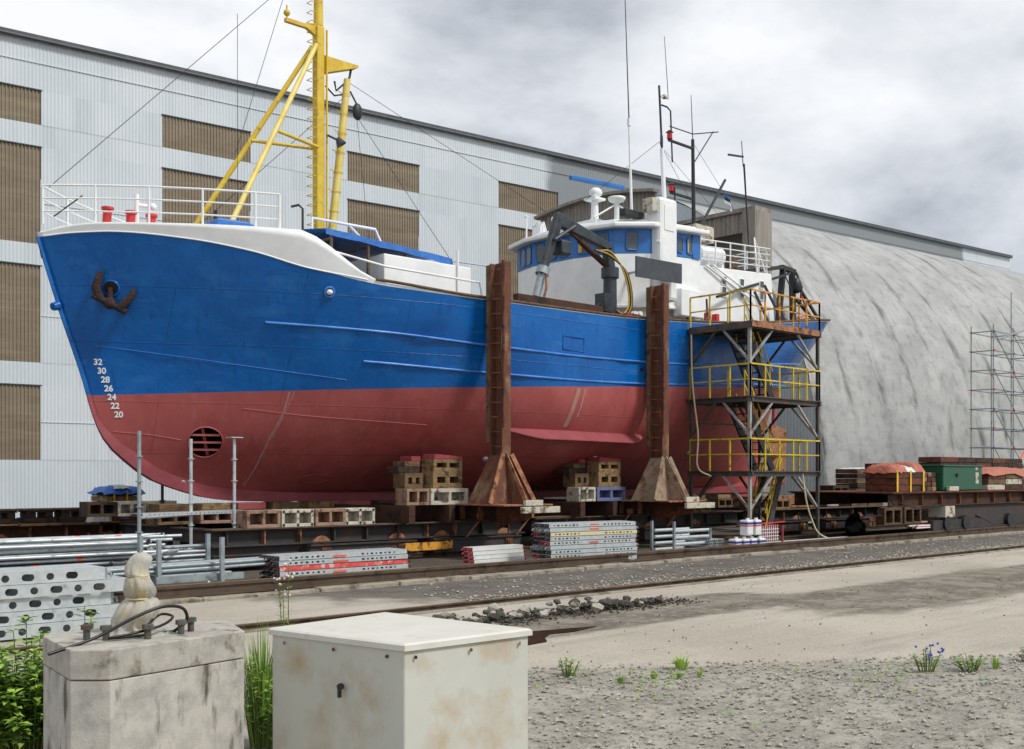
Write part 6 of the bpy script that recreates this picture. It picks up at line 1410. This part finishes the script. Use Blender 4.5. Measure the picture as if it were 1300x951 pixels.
b = MB(); b.cyl((48.9, -.1, 9.4), (56.6, -.1, 11.2), .042, n=6); b.build('raking_tube', 'galv_dull', sf)

# ------------------------------------------------------------------ foreground: cabinet, concrete base, wrapped valve
cabn = thing('steel_cabinet', (-5.46, -19.37, 0), 'pale grey steel cabinet with rusty stains beside the gravel verge', 'cabinet')
K = [(-6.11, -18.8), (-5.0, -18.62), (-4.82, -20.05), (-5.88, -20.02)]
def inset(P, d):
    cx = sum(p[0] for p in P)/4; cy = sum(p[1] for p in P)/4
    return [(x+(cx-x)*d, y+(cy-y)*d) for x, y in P]
M('cabinet_side', 'b9bab0', 'c2c3b9', rough=.5, scale=1.5, bump=.05, patch='a4824e', plo=.48, phi=.86, pscale=2.6)
b = MB(); b.prism([(x, y, .0) for x, y in inset(K, .02)], (0, 0, 1.02)); b.build('body', 'cabinet_side', cabn, bevel=.01)
b = MB(); I0, I1, c0 = inset(K, -.01), inset(K, .02), (-5.45, -19.4)
V = [(x, y, 1.015) for x, y in I0]+[(x, y, 1.05) for x, y in I0]+[(x, y, 1.062) for x, y in I1]
b.add(V, [(3, 2, 1, 0), (8, 9, 10, 11)]+[(i, (i+1) % 4, 4+(i+1) % 4, 4+i) for i in range(4)]+[(4+i, 4+(i+1) % 4, 8+(i+1) % 4, 8+i) for i in range(4)]); b.build('lid', 'cabinet_top', cabn)
for p, q, fs in ((K[0], K[3], (.12, .5, .88)), (K[3], K[2], (.08, .5, .9))):
    for f in fs:
        x, y = p[0]+(q[0]-p[0])*f, p[1]+(q[1]-p[1])*f; n_ = Vector((x+5.45, y+19.4, 0)).normalized()
        b = MB(); b.cyl((x, y, .97), (x+n_.x*.006, y+n_.y*.006, .97), .012, n=8); b.build('rivet', 'rust', cabn)
pf = Vector(K[0]).lerp(Vector(K[3]), .56); b = MB(); b.cyl((pf.x-.01, pf.y-.01, .74), (pf.x-.03, pf.y-.02, .74), .022, n=10); b.box(pf.x-.035, pf.x-.015, pf.y-.02, pf.y+.0, .67, .74); b.build('lock', 'black_steel', cabn)

BK = [(-7.36, -18.05), (-7.46, -18.77), (-7.28, -18.93), (-6.27, -18.74), (-6.1, -18.2), (-6.6, -17.75)]
cb2 = thing('concrete_base', (-6.8, -18.4, 0), 'weathered concrete base with chamfered corner and rusty anchor bolts', 'concrete base')
b = MB(); b.prism([(x, y, .0) for x, y in BK], (0, 0, .86)); b.build('lower_course', 'conc_face', cb2, bevel=.006)
BK2 = [(x+(-6.8-x)*-.008, y+(-18.4-y)*-.008) for x, y in BK]
b = MB(); b.prism([(x, y, .866) for x, y in BK2], (0, 0, .184)); b.build('upper_course', 'conc_block', cb2, bevel=.008)
import itertools
for (x, y) in ((-7.22, -18.42), (-7.14, -18.53), (-6.92, -18.66), (-6.66, -18.60), (-6.55, -18.52), (-6.75, -18.1)):
    b = MB(); b.cyl((x, y, 1.04), (x, y, 1.13), .022, n=10); bo_ = b.build('anchor_bolt', 'bolt_steel', cb2)
    b = MB(); b.cyl((x, y, 1.115), (x, y, 1.145), .037, n=6, smooth=False); b.build('nut', 'bolt_steel', bo_)
# wrapped valve
vt_ = thing('wrapped_valve', (-6.86, -18.38, 1.05), 'valve wrapped in milky plastic film tied in at the waist on the concrete base', 'valve')
def lump(c, prof, n, seed, amp):
    r = random.Random(seed); b = MB(); V = []
    ph = [r.uniform(0, 6.28) for _ in range(6)]
    for j, (rad, z) in enumerate(prof):
        ox, oy = amp*.14*math.sin(j*.9+ph[3]), amp*.14*math.cos(j*1.1+ph[4])
        for i in range(n):
            t = 2*math.pi*i/n; q = 1+amp*(math.sin(9*t+ph[0]+j*.25)*.5+math.sin(14*t+ph[1]-j*.2)*.4+math.sin(3*t+ph[2]+j*.3)*.6+r.uniform(-.12, .12))
            V.append((c[0]+ox+rad*q*math.cos(t), c[1]+oy+rad*q*math.sin(t), c[2]+z*(1+amp*.25*math.sin(2*t+ph[5]))))
    b.add(V, [(j*n+i, j*n+(i+1) % n, (j+1)*n+(i+1) % n, (j+1)*n+i) for j in range(len(prof)-1) for i in range(n)]+[[len(V)-n+i for i in range(n)]], True); return b
cvx, cvy = -6.86, -18.38
lump((cvx, cvy, 1.05), [(.19, 0), (.17, .015), (.13, .035), (.12, .06), (.128, .10), (.132, .15), (.115, .20), (.09, .225), (.066, .235)], 48, 1, .17).build('lower_film', 'plastic_film', vt_)
lump((cvx+.01, cvy, 1.05), [(.066, .233), (.092, .245), (.102, .28), (.10, .31), (.085, .35), (.076, .375), (.07, .39)], 48, 2, .13).build('middle_film', 'plastic_film', vt_)
lump((cvx+.005, cvy, 1.05), [(.07, .388), (.076, .40), (.075, .44), (.078, .48), (.07, .51), (.045, .527), (.01, .53)], 48, 3, .11).build('upper_film', 'plastic_film', vt_)
for zz in (1.285, 1.44):
    b = MB(); b.tube([(cvx+.07*math.cos(a), cvy+.07*math.sin(a), zz) for a in [2*math.pi*k/16 for k in range(17)]], .006, 5); b.build('tie', 'alu_cream', vt_)
b = MB(); b.cyl((cvx, cvy, 1.05), (cvx, cvy, 1.5), .05, n=12); b.build('valve_body', 'yellow_paint', vt_)
b = MB(); b.tube(smooth([(-7.55, -18.66, 1.02), (-7.25, -18.64, 1.09), (-7.0, -18.66, 1.20), (-6.82, -18.66, 1.25), (-6.66, -18.62, 1.225), (-6.6, -18.56, 1.13), (-6.66, -18.5, 1.06)]), .011, 8)
b.tube(smooth([(-6.66, -18.5, 1.06), (-6.9, -18.56, 1.062), (-7.15, -18.6, 1.07), (-7.0, -18.62, 1.09), (-6.8, -18.6, 1.12), (-6.68, -18.52, 1.16), (-6.72, -18.42, 1.17), (-6.85, -18.5, 1.12)]), .009, 8)
tag(b.build('black_cable', 'cable_black'), 'black cable looping over the concrete base in front of the wrapped valve', 'cable')

# ------------------------------------------------------------------ plants
def leaf(b, p, d, up, L, wd, fold=.15):
    d = d.normalized(); s_ = d.cross(up)
    s_ = s_.normalized() if s_.length > 1e-4 else Vector((1, 0, 0)); n_ = s_.cross(d)
    m_ = p+d*L*.5-n_*L*.08; t_ = p+d*L-n_*L*.25
    b.add([p, m_-s_*wd/2+n_*fold*wd, m_, m_+s_*wd/2+n_*fold*wd, t_], [(0, 1, 2), (0, 2, 3), (1, 4, 2), (2, 4, 3)])
def leafy(name, base, rad, h, nst, nl, L, wd, mats, label, seed, cat='plant'):
    r = random.Random(seed); t = thing(name, base, label, cat); B = Vector(base); sb = MB(); lb = [MB() for _ in mats]
    for k in range(nst):
        a = r.uniform(0, 6.28); q = rad*math.sqrt(r.random()); hh = h*r.uniform(.45, 1)*(1-.35*(q/rad)**2)
        p0 = B+Vector((math.cos(a)*q*.5, math.sin(a)*q*.5, 0)); p2 = B+Vector((math.cos(a)*q, math.sin(a)*q, hh)); p1 = p0.lerp(p2, .5)+Vector((0, 0, hh*.12))
        sb.tube([p0, p1, p2], [.007, .005, .003], 4)
        for j in range(nl):
            f = r.uniform(.25, 1.02); p = (p0.lerp(p1, f*2) if f < .5 else p1.lerp(p2, f*2-1))
            th = r.uniform(0, 6.28); d = Vector((math.cos(th), math.sin(th), r.uniform(-.1, .7)))
            leaf(lb[r.randrange(len(mats))], p, d, Vector((0, 0, 1)), L*r.uniform(.6, 1.2), wd*r.uniform(.7, 1.2))
    sb.build('stems', 'stem', t)
    for q, m in zip(lb, mats):
        if q.v: q.build('foliage', m, t)
    return t
def tuft(base, rad, h, n, mat, label, seed, name='grass_tuft', wd=.008):
    r = random.Random(seed); t = thing(name, base, label, 'grass'); b = MB(); B = Vector(base)
    for k in range(n):
        a = r.uniform(0, 6.28); q = rad*.35*math.sqrt(r.random()); l_ = h*r.uniform(.5, 1.05); o = Vector((math.cos(a), math.sin(a), 0)); s_ = Vector((-o.y, o.x, 0))*wd*r.uniform(.6, 1.3)
        p = B+o*q; lean = r.uniform(.05, 1)*rad; P = [p, p+o*lean*.35+Vector((0, 0, l_*.6)), p+o*lean+Vector((0, 0, l_*(1-.25*lean/max(rad, .01))))]
        b.add([P[0]-s_, P[0]+s_, P[1]+s_*.7, P[1]-s_*.7, P[2]], [(0, 1, 2, 3), (3, 2, 4)])
    b.build('blades', mat, t); return t
leafy('leafy_bush', (-7.0, -16.75, 0), .52, 1.02, 150, 30, .095, .06, ('leaf', 'leaf_bright', 'leaf'), 'leafy green bush growing in front of the big perforated decks', 21, 'bush')
leafy('leafy_bush', (-6.72, -17.15, 0), .24, 1.18, 26, 24, .095, .055, ('leaf_bright', 'leaf'), 'bright leafy shoots rising behind the concrete base', 22, 'bush')
tuft((-5.62, -17.85, 0), .26, 1.05, 260, 'leaf_grass', 'tall grass between the concrete base and the cabinet', 23, wd=.007)
leafy('leafy_weed', (-5.72, -18.05, 0), .18, .85, 18, 16, .07, .03, ('leaf', 'leaf_grass'), 'low leafy weed between the concrete base and the cabinet', 24)
# tall weed behind the cabinet
t = thing('tall_weed', (-4.99, -17.22, 0), 'tall thin flowering weed standing behind the cabinet', 'weed'); r = random.Random(4); B = Vector((-4.99, -17.22, 0)); sb = MB(); lb = MB(); pb = MB()
for k in range(3):
    a = Vector((r.uniform(-.05, .05), r.uniform(-.05, .05), 0)); top = B+a*2.2+Vector((r.uniform(-.06, .06), r.uniform(-.03, .03), 1.36-.14*k)); sb.tube([B+a, (B+a).lerp(top, .5), top], [.007, .005, .003], 5)
    for j in range(46):
        f = r.uniform(.25, .98); p = (B+a).lerp(top, f); th = r.uniform(0, 6.28); leaf(lb, p, Vector((math.cos(th), math.sin(th), .6)), Vector((0, 0, 1)), .11*(1.1-f*.6), .016)
    for j in range(8):
        p = top+Vector((r.uniform(-.05, .05), r.uniform(-.05, .05), r.uniform(-.12, .03))); pb.sphere(p, .012, 6, 4)
sb.build('stems', 'stem', t); lb.build('foliage', 'leaf_grass', t); pb.build('flower_buds', 'mesh_pink', t)['kind'] = 'stuff'
def V2(t_, d): p = Vector(E1)+dE*t_+nE*d; return (p.x, p.y, .006)
tuft((-.53, -17.95, .006), .17, .17, 60, 'leaf_bright', 'bright yellow-green grass tuft alone on the gravel', 31, wd=.009)
leafy('leafy_weed', V2(-.6, .55), .16, .2, 12, 9, .06, .03, ('leaf', 'leaf_grass'), 'leafy weed on the gravel close to the cabinet corner', 32)
leafy('leafy_weed', V2(.15, .42), .14, .24, 12, 9, .06, .03, ('leaf_grass', 'leaf'), 'upright leafy weed on the gravel a step from the cabinet', 33)
for k, (a, d, rd_, hh) in enumerate(((1.0, .72, .07, .08), (1.25, .78, .07, .09), (1.5, .7, .06, .1), (.6, .9, .09, .1))):
    tuft(V2(a, d), rd_, hh, 26, 'leaf_grass' if k % 2 else 'leaf_bright', 'tiny grass tuft on the gravel between the weed and the bright tuft', 34+k)
    bpy.context.scene.collection.objects[-1]
for o in [o for o in col.objects if o.get('label', '').startswith('tiny grass tuft')]: o['group'] = 'tiny tufts on the gravel'
t = leafy('flowering_weed', V2(4.0, .78), .16, .3, 16, 10, .06, .022, ('leaf', 'leaf_grass'), 'weed with small blue flowers on the gravel verge', 41)
pb = MB(); r = random.Random(9)
for k in range(14): pb.sphere(Vector(V2(4.0, .78))+Vector((r.uniform(-.14, .14), r.uniform(-.14, .14), r.uniform(.16, .32))), .014, 6, 4)
pb.build('flowers', 'petal_blue', t)['kind'] = 'stuff'
leafy('leafy_weed', V2(4.5, .82), .2, .22, 18, 10, .055, .028, ('leaf', 'leaf_grass'), 'spreading weed right beside the blue flowers', 42)
leafy('leafy_weed', V2(5.5, .35), .15, .3, 14, 10, .06, .03, ('leaf', ), 'dark green upright weed at the pavement edge', 43)
leafy('leafy_weed', V2(6.5, .62), .28, .2, 26, 10, .055, .03, ('leaf_grass', 'leaf'), 'broad green weed clump at the far end of the verge', 44)
leafy('leafy_weed', V2(5.85, .85), .2, .14, 14, 9, .05, .028, ('leaf_bright', 'leaf_grass'), 'low pale weed between the upright weed and the broad clump', 45)
tuft(V2(4.85, .7), .1, .16, 36, 'leaf_bright', 'slim bright grass tuft between blue flowers and upright weed', 46)
r = random.Random(12); mossb = MB()
for k in range(2600):
    a, d = r.uniform(-.9, 9), .25+abs(r.gauss(0, 1.1)); 
    if math.sin(a*2.3)+math.sin(a*5.1+d*3)+r.uniform(-.6, .6) < .55: continue
    p = Vector(V2(a, d)); th = r.uniform(0, 6.28); leaf(mossb, p+Vector((r.uniform(-.03, .03), r.uniform(-.03, .03), 0)), Vector((math.cos(th), math.sin(th), r.uniform(.4, 1.4))), Vector((0, 0, 1)), r.uniform(.03, .08), .018)
stuff(mossb.build('ground_cover', 'leaf_grass', origin=(0, 0, 0)), 'sparse low green growth creeping over the gravel verge', 'ground cover')
